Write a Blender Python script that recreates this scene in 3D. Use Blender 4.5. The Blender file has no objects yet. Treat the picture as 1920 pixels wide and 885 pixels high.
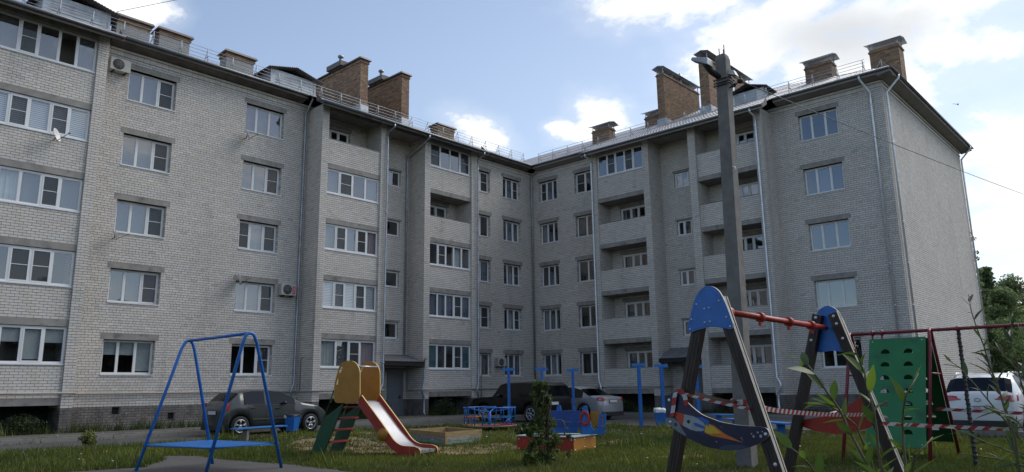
import bpy, math, random
import numpy as np
from math import radians as R, sin, cos, pi, sqrt, atan2
from mathutils import Vector, Matrix
random.seed(7); RNG = np.random.default_rng(11)
sc = bpy.context.scene
COL = sc.collection

# ---------------------------------------------------------------- camera
CP = np.array([31.0793, -35.9677, 1.38]); FPX = 1384.5
_y, _p, _r = R(132.43639), R(11.68907), R(-0.80257)
FW = np.array([cos(_p)*cos(_y), cos(_p)*sin(_y), sin(_p)])
_rt = np.array([sin(_y), -cos(_y), 0.0]); _up = np.cross(_rt, FW)
RT = cos(_r)*_rt + sin(_r)*_up; UP = -sin(_r)*_rt + cos(_r)*_up
cd = bpy.data.cameras.new('camera'); cam = bpy.data.objects.new('camera', cd); COL.objects.link(cam)
cd.sensor_fit = 'HORIZONTAL'; cd.sensor_width = 36.0; cd.lens = FPX*36.0/1920.0
cd.clip_start = 0.05; cd.clip_end = 3000
M = Matrix.Identity(4)
for i in range(3):
    M[i][0] = RT[i]; M[i][1] = UP[i]; M[i][2] = -FW[i]; M[i][3] = CP[i]
cam.matrix_world = M
sc.camera = cam
def ray(x, y):
    d = FW + (x-960)/FPX*RT - (y-442.5)/FPX*UP
    return d/np.linalg.norm(d)
def far(D, x, y):
    """a point at horizontal distance D in the direction of a photograph pixel"""
    d = ray(x, y); return CP + d*D/np.hypot(d[0], d[1])

# ---------------------------------------------------------------- light
sc.view_settings.view_transform = 'Standard'; sc.view_settings.look = 'None'
sc.view_settings.exposure = 0.62; sc.view_settings.gamma = 1.0
SUN_AZ, SUN_EL = 68.0, 47.0        # azimuth counted from +X
w = bpy.data.worlds.new('World'); sc.world = w; w.use_nodes = True
nt = w.node_tree; N = nt.nodes; Lk = nt.links
for n in list(N): N.remove(n)
def nd(t, **k):
    n = N.new(t)
    for a, b in k.items(): setattr(n, a, b)
    return n
def setin(n, i, v):
    if isinstance(v, (int, float, tuple, list)): n.inputs[i].default_value = v
    else: Lk.new(v, n.inputs[i])
def mth(op, a, b=None, c=None, clamp=False):
    n = nd('ShaderNodeMath', operation=op, use_clamp=clamp); setin(n, 0, a)
    if b is not None: setin(n, 1, b)
    if c is not None: setin(n, 2, c)
    return n.outputs[0]
def vdot(a, v):
    n = nd('ShaderNodeVectorMath', operation='DOT_PRODUCT'); Lk.new(a, n.inputs[0]); n.inputs[1].default_value = tuple(v); return n.outputs['Value']
def sstep(x, a, b):
    n = nd('ShaderNodeMapRange', interpolation_type='SMOOTHSTEP'); setin(n, 0, x)
    n.inputs[1].default_value = a; n.inputs[2].default_value = b; return n.outputs[0]
def mixc(f, a, b):
    n = nd('ShaderNodeMix', data_type='RGBA'); setin(n, 0, f); setin(n, 6, a); setin(n, 7, b); return n.outputs[2]
tc = nd('ShaderNodeTexCoord'); DIR = tc.outputs['Generated']
sky = nd('ShaderNodeTexSky', sky_type='NISHITA'); sky.sun_disc = False
sky.sun_elevation = R(SUN_EL); sky.sun_rotation = R(90-SUN_AZ)
sky.air_density = 1.0; sky.dust_density = 0.6; sky.ozone_density = 2.0; sky.altitude = 100
sep = nd('ShaderNodeSeparateXYZ'); Lk.new(DIR, sep.inputs[0]); DZ = sep.outputs[2]
def noise(vec, scale, detail, rough, off=(0, 0, 0)):
    mp = nd('ShaderNodeVectorMath', operation='ADD'); Lk.new(vec, mp.inputs[0]); mp.inputs[1].default_value = off
    n = nd('ShaderNodeTexNoise'); Lk.new(mp.outputs[0], n.inputs['Vector'])
    n.inputs['Scale'].default_value = scale; n.inputs['Detail'].default_value = detail; n.inputs['Roughness'].default_value = rough
    return n.outputs['Fac']
# clouds: soft banks at their compass directions, edges broken up by noise
dzp = mth('ADD', mth('MAXIMUM', DZ, 0.0), 0.35)
vs = nd('ShaderNodeVectorMath', operation='SCALE'); Lk.new(DIR, vs.inputs[0]); Lk.new(mth('DIVIDE', 1.0, dzp), vs.inputs[3])
FLAT = vs.outputs[0]
n_big = noise(FLAT, 2.1, 3, 0.5, (3.1, 1.7, 0))
n_det = noise(FLAT, 7.5, 9, 0.62, (7.3, 2.2, 0.4))
n_fin = noise(FLAT, 20.0, 5, 0.6, (1.1, 5.2, 0.4))
def bank(px, py, rx, ry, tilt=0.0):
    d = ray(px, py); e1 = np.cross(d, [0, 0, 1.0]); e1 /= np.linalg.norm(e1); e2 = np.cross(e1, d)
    c, s = cos(R(tilt)), sin(R(tilt)); a1 = c*e1 + s*e2; a2 = -s*e1 + c*e2
    sub = nd('ShaderNodeVectorMath', operation='SUBTRACT'); Lk.new(DIR, sub.inputs[0]); sub.inputs[1].default_value = tuple(d)
    u = mth('DIVIDE', vdot(sub.outputs[0], a1), rx/FPX); v = mth('DIVIDE', vdot(sub.outputs[0], a2), ry/FPX)
    q = mth('ADD', mth('MULTIPLY', u, u), mth('MULTIPLY', v, v))
    return mth('SUBTRACT', 1.0, mth('SQRT', q))
BANKS = [(893, 246, 66, 40, -25), (1052, 236, 34, 18, 0), (1128, 222, 66, 46, -20), (1105, 248, 60, 26, 0), (1245, 6, 150, 46, 0), (1500, 25, 190, 55, 10),
         (1420, 90, 150, 95, 20), (1560, 110, 180, 90, 0), (1620, 30, 230, 75, 0), (1785, 80, 95, 62, -20), (1700, 170, 40, 90, 0),
         (1900, 248, 105, 48, 8), (1905, 340, 120, 60, 0), (1910, 425, 125, 52, 0), (1890, 560, 120, 50, 0), (262, 18, 55, 36, 10), (170, -5, 70, 36, 0)]
F = None
for b in BANKS:
    k = bank(*b); F = k if F is None else mth('MAXIMUM', F, k)
clear = mth('MULTIPLY', mth('MAXIMUM', bank(700, 150, 900, 520), 0.0), 1.0)
gen = mth('SUBTRACT', mth('MULTIPLY', mth('SUBTRACT', n_big, 0.53), 4.2), mth('MULTIPLY', clear, 3.0))   # scattered clouds over the rest of the sky
inview = mth('MAXIMUM', bank(1350, 220, 1000, 560), 0.0)
gen = mth('SUBTRACT', gen, mth('MULTIPLY', inview, 3.0))
F = mth('MAXIMUM', F, gen)
edge = mth('ADD', mth('MULTIPLY', mth('SUBTRACT', n_det, 0.5), 2.3), mth('MULTIPLY', mth('SUBTRACT', n_fin, 0.5), 0.9))
F2 = mth('ADD', F, edge)
MASK = sstep(F2, -0.05, 0.72)
thin = mth('MULTIPLY', sstep(mth('ADD', F, mth('MULTIPLY', edge, 0.7)), -0.6, 0.3), 0.16)
MASK = mth('MAXIMUM', MASK, thin)
grey = mth('MULTIPLY', sstep(mth('ADD', bank(1585, 62, 190, 80, -8), mth('MULTIPLY', mth('SUBTRACT', n_det, 0.5), 0.9)), -0.25, 0.9), .95)
grey_gen = mth('MULTIPLY', sstep(mth('MAXIMUM', gen, -1.0), 0.3, 1.3), 0.75)
grey = mth('MAXIMUM', mth('MAXIMUM', grey, grey_gen), mth('MULTIPLY', sstep(noise(FLAT, 5.0, 6, 0.6, (2.7, 9.1, 1.3)), 0.46, 0.72), 0.55))
K = 1.0
cloudc = mixc(grey, (7.4, 7.4, 7.35, 1), (4.4, 4.6, 4.85, 1))
# summer haze: the blue pales towards the horizon
hz = mth('POWER', mth('SUBTRACT', 1.0, mth('MAXIMUM', DZ, 0.0), clamp=True), 1.6)
sund = (cos(R(SUN_AZ))*cos(R(SUN_EL)), sin(R(SUN_AZ))*cos(R(SUN_EL)), sin(R(SUN_EL)))
SKYC = mixc(mth('MULTIPLY', hz, mth('MULTIPLY_ADD', vdot(DIR, sund), 0.78, 0.10, clamp=True)), sky.outputs[0], (6.2, 6.6, 6.9, 1))
FINAL = mixc(MASK, SKYC, cloudc)
bg = nd('ShaderNodeBackground'); bg.inputs[1].default_value = 0.11; Lk.new(FINAL, bg.inputs[0])
wo = nd('ShaderNodeOutputWorld'); Lk.new(bg.outputs[0], wo.inputs[0])
sl = bpy.data.lights.new('sun', 'SUN'); so = bpy.data.objects.new('sun', sl); COL.objects.link(so)
sl.energy = 1.65; sl.angle = R(42); sl.color = (1.0, 0.95, 0.87)
sd = Vector((cos(R(SUN_AZ))*cos(R(SUN_EL)), sin(R(SUN_AZ))*cos(R(SUN_EL)), sin(R(SUN_EL))))
so.rotation_euler = sd.to_track_quat('Z', 'Y').to_euler(); so.location = (30, 30, 60)

# ---------------------------------------------------------------- materials
MATS = {}
def mat(name, col, rough=0.7, metal=0.0, var=0.0, scale=8.0, bump=0.0, bscale=60.0, spec=0.5, attr=None, coat=0.0, stain=None, stretch=(1, 1, 1), chips=None, streak=None):
    """procedural material: base colour, noise variation, optional per-piece tint attribute, stains and bump"""
    if name in MATS: return MATS[name]
    m = bpy.data.materials.new(name); m.use_nodes = True; t = m.node_tree; n = t.nodes; l = t.links
    b = n['Principled BSDF']; b.inputs['Roughness'].default_value = rough; b.inputs['Metallic'].default_value = metal
    b.inputs['Specular IOR Level'].default_value = spec
    if coat: b.inputs['Coat Weight'].default_value = coat; b.inputs['Coat Roughness'].default_value = 0.08
    c4 = (*col, 1); b.inputs['Base Color'].default_value = c4
    co = n.new('ShaderNodeTexCoord'); src = co.outputs['Object']
    if stretch != (1, 1, 1):
        mp = n.new('ShaderNodeMapping'); mp.inputs['Scale'].default_value = stretch; l.new(src, mp.inputs[0]); src = mp.outputs[0]
    out = None
    def nz(s, d=4.0):
        q = n.new('ShaderNodeTexNoise'); q.inputs['Scale'].default_value = s; q.inputs['Detail'].default_value = d; l.new(src, q.inputs['Vector']); return q.outputs['Fac']
    def mx(f, a, bb, blend='MIX'):
        q = n.new('ShaderNodeMix'); q.data_type = 'RGBA'; q.blend_type = blend
        for i, v in ((0, f), (6, a), (7, bb)):
            if isinstance(v, (float, int, tuple)): q.inputs[i].default_value = v
            else: l.new(v, q.inputs[i])
        return q.outputs[2]
    if var:
        lo = tuple(max(0, x*(1-var)) for x in col) + (1,); hi = tuple(min(1, x*(1+var)) for x in col) + (1,)
        r = n.new('ShaderNodeMapRange'); r.inputs[1].default_value = 0.3; r.inputs[2].default_value = 0.7; l.new(nz(scale), r.inputs[0])
        out = mx(r.outputs[0], lo, hi)
    if stain:
        scol, sscale, lo_, hi_ = stain
        r = n.new('ShaderNodeMapRange'); r.inputs[1].default_value = lo_; r.inputs[2].default_value = hi_; l.new(nz(sscale, 6.0), r.inputs[0])
        out = mx(r.outputs[0], out if out is not None else c4, (*scol, 1))
    if streak:     # rain streaks running down
        scol, ss, lo_, hi_ = streak
        mp2 = n.new('ShaderNodeMapping'); mp2.inputs['Scale'].default_value = (1, 1, .07); l.new(co.outputs['Object'], mp2.inputs[0]); q = n.new('ShaderNodeTexNoise'); q.inputs['Scale'].default_value = ss; q.inputs['Detail'].default_value = 5; l.new(mp2.outputs[0], q.inputs['Vector'])
        r = n.new('ShaderNodeMapRange'); r.inputs[1].default_value = lo_; r.inputs[2].default_value = hi_; l.new(q.outputs['Fac'], r.inputs[0]); out = mx(r.outputs[0], out if out is not None else c4, (*scol, 1))
    if chips:      # small worn spots
        ccol, cs, lo_ = chips
        r = n.new('ShaderNodeMapRange'); r.inputs[1].default_value = lo_; r.inputs[2].default_value = lo_+.03; l.new(nz(cs, 8.0), r.inputs[0])
        out = mx(r.outputs[0], out if out is not None else c4, (*ccol, 1))
    if attr:
        a = n.new('ShaderNodeAttribute'); a.attribute_name = attr
        out = mx(1.0, out if out is not None else c4, a.outputs['Color'], 'MULTIPLY')
    if out is not None: l.new(out, b.inputs['Base Color'])
    if bump:
        bp = n.new('ShaderNodeBump'); bp.inputs['Strength'].default_value = bump; bp.inputs['Distance'].default_value = 0.01
        l.new(nz(bscale), bp.inputs['Height']); l.new(bp.outputs[0], b.inputs['Normal'])
    MATS[name] = m; return m
def glass_mat(name, tint, base, gain, rough=0.0, wob=0.02):
    """window glass: mirror share by Fresnel, the rest seen through"""
    m = bpy.data.materials.new(name); m.use_nodes = True; t = m.node_tree; n = t.nodes; l = t.links
    n.remove(n['Principled BSDF']); o = n['Material Output']
    lw = n.new('ShaderNodeLayerWeight'); lw.inputs[0].default_value = 0.5          # Schlick, the same from both faces
    pw = n.new('ShaderNodeMath'); pw.operation = 'POWER'; l.new(lw.outputs['Facing'], pw.inputs[0]); pw.inputs[1].default_value = 4.5
    ma = n.new('ShaderNodeMath'); ma.operation = 'MULTIPLY_ADD'; ma.use_clamp = True; l.new(pw.outputs[0], ma.inputs[0]); ma.inputs[1].default_value = gain; ma.inputs[2].default_value = base
    g = n.new('ShaderNodeBsdfGlossy'); g.inputs['Roughness'].default_value = rough; g.inputs['Color'].default_value = (0.92, 0.95, 1, 1)
    tr = n.new('ShaderNodeBsdfTransparent'); tr.inputs[0].default_value = (*tint, 1)
    if wob:
        co = n.new('ShaderNodeTexCoord'); q = n.new('ShaderNodeTexNoise'); q.inputs['Scale'].default_value = 1.7; q.inputs['Detail'].default_value = 1
        l.new(co.outputs['Object'], q.inputs['Vector']); bp = n.new('ShaderNodeBump'); bp.inputs['Strength'].default_value = wob; bp.inputs['Distance'].default_value = 0.5
        l.new(q.outputs[0], bp.inputs['Height']); l.new(bp.outputs[0], g.inputs['Normal'])
    mi = n.new('ShaderNodeMixShader'); l.new(ma.outputs[0], mi.inputs[0]); l.new(tr.outputs[0], mi.inputs[1]); l.new(g.outputs[0], mi.inputs[2]); l.new(mi.outputs[0], o.inputs[0])
    MATS[name] = m; return m
def veil_mat(name, col, fac):
    m = bpy.data.materials.new(name); m.use_nodes = True; t = m.node_tree; n = t.nodes; l = t.links
    b = n['Principled BSDF']; b.inputs['Base Color'].default_value = (*col, 1); b.inputs['Roughness'].default_value = 0.9
    tr = n.new('ShaderNodeBsdfTransparent'); mi = n.new('ShaderNodeMixShader'); mi.inputs[0].default_value = fac
    l.new(tr.outputs[0], mi.inputs[1]); l.new(b.outputs[0], mi.inputs[2]); l.new(mi.outputs[0], n['Material Output'].inputs[0]); MATS[name] = m; return m
def leaf_mat(name, col, trans=0.35, rough=0.5, attr='tint'):
    m = bpy.data.materials.new(name); m.use_nodes = True; t = m.node_tree; n = t.nodes; l = t.links
    b = n['Principled BSDF']; b.inputs['Roughness'].default_value = rough; b.inputs['Specular IOR Level'].default_value = 0.35
    a = n.new('ShaderNodeAttribute'); a.attribute_name = attr
    q = n.new('ShaderNodeMix'); q.data_type = 'RGBA'; q.blend_type = 'MULTIPLY'; q.inputs[0].default_value = 1.0
    q.inputs[6].default_value = (*col, 1); l.new(a.outputs['Color'], q.inputs[7]); l.new(q.outputs[2], b.inputs['Base Color'])
    tl = n.new('ShaderNodeBsdfTranslucent'); l.new(q.outputs[2], tl.inputs[0])
    mi = n.new('ShaderNodeMixShader'); mi.inputs[0].default_value = trans
    l.new(b.outputs[0], mi.inputs[1]); l.new(tl.outputs[0], mi.inputs[2]); l.new(mi.outputs[0], n['Material Output'].inputs[0]); MATS[name] = m; return m

BRICK = mat('white_sand_lime_brick', (0.57, 0.535, 0.492), 0.85, var=0.06, scale=0.4, attr='tint', stain=((0.40, 0.36, 0.315), 0.7, 0.62, 0.9), streak=((0.38, 0.35, 0.315), 1.5, 0.60, 0.88), bump=0.05, bscale=90)
BRICKD = mat('grey_plinth_brick', (0.150, 0.138, 0.128), 0.9, var=0.35, scale=2.5, attr='tint', stain=((0.30, 0.29, 0.28), 1.6, 0.66, 0.74))
BRICKY = mat('yellow_chimney_brick', (0.235, 0.155, 0.10), 0.88, var=0.12, scale=1.2, attr='tint')
REVEAL = mat('window_reveal_brick', (0.40, 0.38, 0.36), 0.9, var=.12, scale=3)
MORTAR = mat('dark_mortar', (0.036, 0.034, 0.034), 0.95, var=0.2, scale=3)
MORTARY = mat('chimney_mortar', (0.16, 0.12, 0.09), 0.95)
CONC = mat('concrete_beam', (0.27, 0.255, 0.235), 0.9, var=0.18, scale=3, stain=((0.15, 0.14, 0.13), 2.3, 0.55, 0.75), bump=0.2, bscale=40)
CONCP = mat('concrete_pole_face', (0.165, 0.158, 0.145), 0.92, var=0.2, scale=5, stain=((0.13, 0.12, 0.11), 3.0, 0.55, 0.8), bump=0.6, bscale=60)
PVC = mat('white_pvc', (0.72, 0.72, 0.72), 0.4, var=0.04, scale=2)
SILL = mat('white_metal_sill', (0.66, 0.66, 0.66), 0.45, stain=((0.45, 0.44, 0.42), 4, 0.55, 0.8))
GALV = mat('galvanised_steel', (0.34, 0.37, 0.40), 0.42, 0.7, var=0.2, scale=3)
GALVD = mat('dull_galvanised_steel', (0.36, 0.38, 0.40), 0.5, 0.6, var=0.25, scale=2)
ROOF = mat('grey_roof_sheet', (0.40, 0.385, 0.38), 0.42, 0.35, var=0.12, scale=1.3)
ROOFD = mat('dark_roof_sheet', (0.10, 0.09, 0.09), 0.5, 0.2, var=0.2, scale=2)
GUT = mat('grey_gutter', (0.15, 0.165, 0.18), 0.4, 0.5, var=0.15, scale=2)
FASC = mat('weathered_eave_boards', (0.135, 0.115, 0.10), 0.85, var=0.3, scale=2.2, stain=((0.06, 0.05, 0.045), 1.3, 0.5, 0.72), stretch=(1, 1, 4))
FASCR = mat('lit_eave_boards', (0.24, 0.215, 0.20), 0.7, var=0.12, scale=1.5)  # paler board tone carries the brighter light on the right wing
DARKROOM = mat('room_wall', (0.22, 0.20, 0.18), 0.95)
NET = veil_mat('net_curtain', (0.45, 0.46, 0.48), 0.38)
SCREEN = veil_mat('insect_screen', (0.06, 0.063, 0.067), 0.55)
BLIND = mat('white_blind_slat', (0.70, 0.71, 0.72), 0.6)
CURT = {'grey': mat('grey_curtain', (0.30, 0.30, 0.33), 0.9, var=.1), 'pink': mat('pink_curtain', (0.42, 0.28, 0.30), 0.9, var=.1), 'teal': mat('teal_blind', (0.07, 0.17, 0.20), 0.8),
        'white': mat('white_curtain', (0.62, 0.62, 0.60), 0.9, var=.08, scale=3), 'blue': mat('blue_grey_curtain', (0.20, 0.22, 0.30), 0.9, var=.1)}
ROLL = mat('roller_blind', (0.48, 0.50, 0.50), 0.8)
PANE = glass_mat('window_glass', (0.82, 0.86, 0.87), 0.17, 1.1, 0.0, 0.002)
PANED = glass_mat('dull_window_glass', (0.72, 0.76, 0.78), 0.05, 1.5)
DOOR = mat('grey_steel_door', (0.16, 0.17, 0.19), 0.5, 0.1, var=0.1, scale=3)
BLUE = mat('blue_paint', (0.014, 0.125, 0.42), 0.4, var=0.14, scale=9, stain=((0.012, 0.05, 0.18), 14, 0.66, 0.78), bump=.1, bscale=90, chips=((.10, .075, .05), 30, .68))
BLUEL = mat('light_blue_paint', (0.025, 0.17, 0.48), 0.45, var=0.1, scale=6)
BLACK = mat('black_rubber', (0.012, 0.012, 0.013), 0.75)
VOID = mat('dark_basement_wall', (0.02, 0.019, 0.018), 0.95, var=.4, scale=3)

# ---------------------------------------------------------------- mesh building
def worldloc(o):
    v = Vector((0, 0, 0))
    while o is not None:
        v += o.location; o = o.parent
    return v
class MB:
    def __init__(s): s.v = []; s.f = []; s.m = []; s.mi = 0; s.sm = []; s.smooth = False
    def add(s, vs, fs):
        o = len(s.v); s.v += [tuple(map(float, p)) for p in vs]
        for f in fs: s.f.append([o+i for i in f]); s.m.append(s.mi); s.sm.append(s.smooth)
    def quad(s, a, b, c, d): s.add([a, b, c, d], [[0, 1, 2, 3]])
    def hexa(s, p): s.add(p, [[0, 3, 2, 1], [4, 5, 6, 7], [0, 1, 5, 4], [1, 2, 6, 5], [2, 3, 7, 6], [3, 0, 4, 7]])
    def box(s, a, b):
        (x0, y0, z0), (x1, y1, z1) = a, b
        s.hexa([(x0, y0, z0), (x1, y0, z0), (x1, y1, z0), (x0, y1, z0), (x0, y0, z1), (x1, y0, z1), (x1, y1, z1), (x0, y1, z1)])
    def fbox(s, F, u0, u1, z0, z1, d0, d1):
        s.hexa([F.p(u0, z0, d0), F.p(u1, z0, d0), F.p(u1, z0, d1), F.p(u0, z0, d1), F.p(u0, z1, d0), F.p(u1, z1, d0), F.p(u1, z1, d1), F.p(u0, z1, d1)])
    def fquad(s, F, u0, u1, z0, z1, d): s.quad(F.p(u0, z0, d), F.p(u1, z0, d), F.p(u1, z1, d), F.p(u0, z1, d))
    def tube(s, pts, r, n=8, caps=True):
        pts = [np.array(p, float) for p in pts]; rs = r if isinstance(r, (list, tuple)) else [r]*len(pts)
        rings = []; prev = None
        for i, p in enumerate(pts):
            t = pts[min(i+1, len(pts)-1)] - pts[max(i-1, 0)]; L = np.linalg.norm(t); t = t/L if L > 1e-9 else np.array([0, 0, 1.0])
            if prev is None:
                a = np.array([0, 0, 1.0]) if abs(t[2]) < 0.9 else np.array([1.0, 0, 0])
                x = np.cross(a, t)
            else: x = prev - t*(prev@t)
            x /= np.linalg.norm(x); prev = x; y = np.cross(t, x)
            rings.append([p + rs[i]*(cos(2*pi*k/n)*x + sin(2*pi*k/n)*y) for k in range(n)])
        vs = [q for g in rings for q in g]; fs = []
        for i in range(len(pts)-1):
            for k in range(n): fs.append([i*n+k, i*n+(k+1) % n, (i+1)*n+(k+1) % n, (i+1)*n+k])
        if caps: fs += [list(range(n))[::-1], [(len(pts)-1)*n+k for k in range(n)]]
        sm = s.smooth; s.smooth = True; s.add(vs, fs); s.smooth = sm
    def prism(s, poly, fn, t0, t1, hole=None):
        """polygon (2D) extruded: fn(a, b, t) gives the 3D point"""
        n = len(poly)
        s.add([fn(a, b, t0) for a, b in poly] + [fn(a, b, t1) for a, b in poly],
              [list(range(n))[::-1], list(range(n, 2*n))] + [[i, (i+1) % n, n+(i+1) % n, n+i] for i in range(n)])
    def lathe(s, c, axis, prof, n=20):
        """prof: (radius, offset along axis)"""
        ax = np.array(axis, float); ax /= np.linalg.norm(ax); a = np.array([0, 0, 1.0]) if abs(ax[2]) < .9 else np.array([1.0, 0, 0])
        x = np.cross(a, ax); x /= np.linalg.norm(x); y = np.cross(ax, x); c = np.array(c, float)
        vs = [c + ax*h + r*(cos(2*pi*k/n)*x + sin(2*pi*k/n)*y) for r, h in prof for k in range(n)]
        fs = [[i*n+k, i*n+(k+1) % n, (i+1)*n+(k+1) % n, (i+1)*n+k] for i in range(len(prof)-1) for k in range(n)]
        sm = s.smooth; s.smooth = True; s.add(vs, fs); s.smooth = sm
    def ball(s, c, r, n=8):
        rx = r if isinstance(r, (tuple, list)) else (r, r, r); vs = []; fs = []
        for i in range(n+1):
            for k in range(2*n): th = pi*i/n; ph = pi*k/n; vs.append((c[0]+rx[0]*sin(th)*cos(ph), c[1]+rx[1]*sin(th)*sin(ph), c[2]+rx[2]*cos(th)))
        for i in range(n):
            for k in range(2*n): fs.append([i*2*n+k, i*2*n+(k+1) % (2*n), (i+1)*2*n+(k+1) % (2*n), (i+1)*2*n+k])
        sm = s.smooth; s.smooth = True; s.add(vs, fs); s.smooth = sm
    def build(s, name, m, parent=None, local=False, bevel=0.0):
        me = bpy.data.meshes.new(name); v = s.v
        if parent is not None and not local:
            L = worldloc(parent); v = [(a-L.x, b-L.y, c-L.z) for a, b, c in v]
        me.from_pydata(v, [], s.f)
        for mm in (m if isinstance(m, (list, tuple)) else [m]): me.materials.append(mm)
        if any(s.m): me.polygons.foreach_set('material_index', s.m)
        if any(s.sm): me.polygons.foreach_set('use_smooth', s.sm)
        me.update(); o = bpy.data.objects.new(name, me); COL.objects.link(o)
        if parent is not None: o.parent = parent
        if bevel:
            b = o.modifiers.new('bevel', 'BEVEL'); b.width = bevel; b.segments = 2; b.limit_method = 'ANGLE'
        return o
def npmesh(name, V, Fq, m, parent=None, tint=None, nv=4, smooth=False):
    """numpy vertices (n,3) and faces (k,nv); tint: (n,3) point colours"""
    me = bpy.data.meshes.new(name); V = np.asarray(V, np.float32).reshape(-1, 3); Fq = np.asarray(Fq, np.int32).reshape(-1, nv)
    if parent is not None: V = V - np.array(worldloc(parent), np.float32)
    me.vertices.add(len(V)); me.vertices.foreach_set('co', V.ravel())
    me.loops.add(Fq.size); me.loops.foreach_set('vertex_index', Fq.ravel())
    me.polygons.add(len(Fq)); me.polygons.foreach_set('loop_start', np.arange(len(Fq), dtype=np.int32)*nv)
    me.update(calc_edges=True)
    if tint is not None:
        a = me.attributes.new('tint', 'FLOAT_COLOR', 'POINT'); c = np.ones((len(V), 4), np.float32); c[:, :3] = tint; a.data.foreach_set('color', c.ravel())
    me.polygons.foreach_set('use_smooth', np.full(len(Fq), bool(smooth)))
    me.materials.append(m); o = bpy.data.objects.new(name, me); COL.objects.link(o)
    if parent is not None: o.parent = parent
    return o
def thing(name, label, cat, loc=(0, 0, 0), rz=0.0, group=None):
    o = bpy.data.objects.new(name, None); COL.objects.link(o); o.location = loc; o.rotation_euler.z = rz
    o.empty_display_size = 0.2; o['label'] = label; o['category'] = cat
    if group: o['group'] = group
    return o
def tag(o, label, cat, group=None):
    o['label'] = label; o['category'] = cat
    if group: o['group'] = group
    return o
def structure(o): o['kind'] = 'structure'; return o
def stuff(o): o['kind'] = 'stuff'; return o
def copytree(o, parent=None):
    c = o.copy(); COL.objects.link(c); c.parent = parent
    for ch in list(o.children): copytree(ch, c)
    return c
class Frame:
    """upright plane: u along, z up, d out of the wall"""
    def __init__(s, o, u, n): s.o = np.array(o, float); s.u = np.array(u, float); s.n = np.array(n, float)
    def p(s, u, z, d=0.0): return s.o + s.u*u + s.n*d + np.array([0, 0, z])
    def side(s, u, sign): return Frame(s.p(u, 0, 0), s.n, s.u*sign)

# ---------------------------------------------------------------- the apartment building
H = 2.8; SZ = [2.10 + H*k for k in range(5)]            # sill heights of the five floors
PAR = [2.42, 5.20, 7.99, 10.76, 13.55]; SLB = [1.03, 3.79, 6.55, 9.30, 12.05]   # parapet tops, slab undersides
WT, PL = 15.46, 0.92                                   # wall top, plinth top
BLDG = thing('apartment_building', 'five-storey L-shaped apartment block of pale brick with dark joints, balconies and tall roof chimneys', 'apartment building')
LW = Frame((0, 0, 0), (0, -1, 0), (1, 0, 0)); RW = Frame((0, 0, 0), (1, 0, 0), (0, -1, 0)); GB = Frame((21.93, 0, 0), (0, 1, 0), (1, 0, 0))
WV = []      # brick records: frame, u0, u1, z0, z1, tint, kind
def courses(F, u0, u1, z0, z1, ops=(), bond='main', kind='w', zref=PL, off=0.0, dd=0.0):
    k0 = math.floor((z0-zref)/0.1+0.001); k1 = math.ceil((z1-zref)/0.1-0.001)
    for k in range(k0, k1):
        za, zb = max(z0, zref+k*0.1)+0.0072, min(z1, zref+k*0.1+0.1)-0.0072
        if zb-za < 0.02: continue
        zm = (za+zb)/2; spans = [(u0, u1)]
        for a, b, c, d in ops:
            if c < zm < d:
                ns = []
                for p, q in spans:
                    if b <= p or a >= q: ns.append((p, q)); continue
                    if a > p: ns.append((p, a))
                    if b < q: ns.append((b, q))
                spans = ns
        if bond == 'pier':
            L = u1-u0; cut = u0 + (0.26 if k % 2 else L-0.26)
            edges = [u0, cut, u1] if L > .3 else [u0, u1]
        else:
            if bond == 'main' and k % 4 == 0: pt, o = 0.13, 0.0
            elif bond == 'main': pt, o = 0.26, (0.0, 0.13, 0.0, 0.13)[k % 4] + 0.045*((k//4) % 3)
            else: pt, o = 0.26, 0.13*(k % 2)
            e0 = u0 - 0.26 + ((o + off) % pt); edges = [e0 + i*pt for i in range(int((u1-e0)/pt)+2)]
        for p, q in spans:
            for i in range(len(edges)-1):
                a, b = max(p, edges[i]), min(q, edges[i+1])
                if b-a < 0.03: continue
                WV.append((F, a+0.0052, b-0.0052, za, zb, kind, dd))
MW = MB()    # mortar backing
def backing(mb, F, u0, u1, z0, z1, ops=(), d=-0.008, deep=-0.26):
    us = sorted({u0, u1, *[min(max(x, u0), u1) for o in ops for x in o[:2]]}); zs = sorted({z0, z1, *[min(max(x, z0), z1) for o in ops for x in o[2:]]})
    for i in range(len(us)-1):
        for j in range(len(zs)-1):
            um, zm = (us[i]+us[i+1])/2, (zs[j]+zs[j+1])/2
            if any(a < um < b and c < zm < e for a, b, c, e in ops): continue
            mb.fquad(F, us[i], us[i+1], zs[j], zs[j+1], d)
    for a, b, c, e in ops:
        if b <= u0 or a >= u1: continue
        mb = MB()
        for q in ([(a, c, d), (a, e, d), (a, e, deep), (a, c, deep)], [(b, c, d), (b, e, d), (b, e, deep), (b, c, deep)],
                  [(a, c, d), (b, c, d), (b, c, deep), (a, c, deep)], [(a, e, d), (b, e, d), (b, e, deep), (a, e, deep)]):
            mb.quad(*[F.p(u, z, t) for u, z, t in q])
        mb.build('window_reveal', REVEAL, BLDG)
def jambs(F, o, depth=0.2):
    a, b, c, e = o
    courses(Frame(F.p(a, 0, -depth), F.n, F.u), 0.0, depth, c, e, bond='pier'); courses(Frame(F.p(b, 0, -depth), F.n, -F.u), 0.0, depth, c, e, bond='pier')
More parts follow.
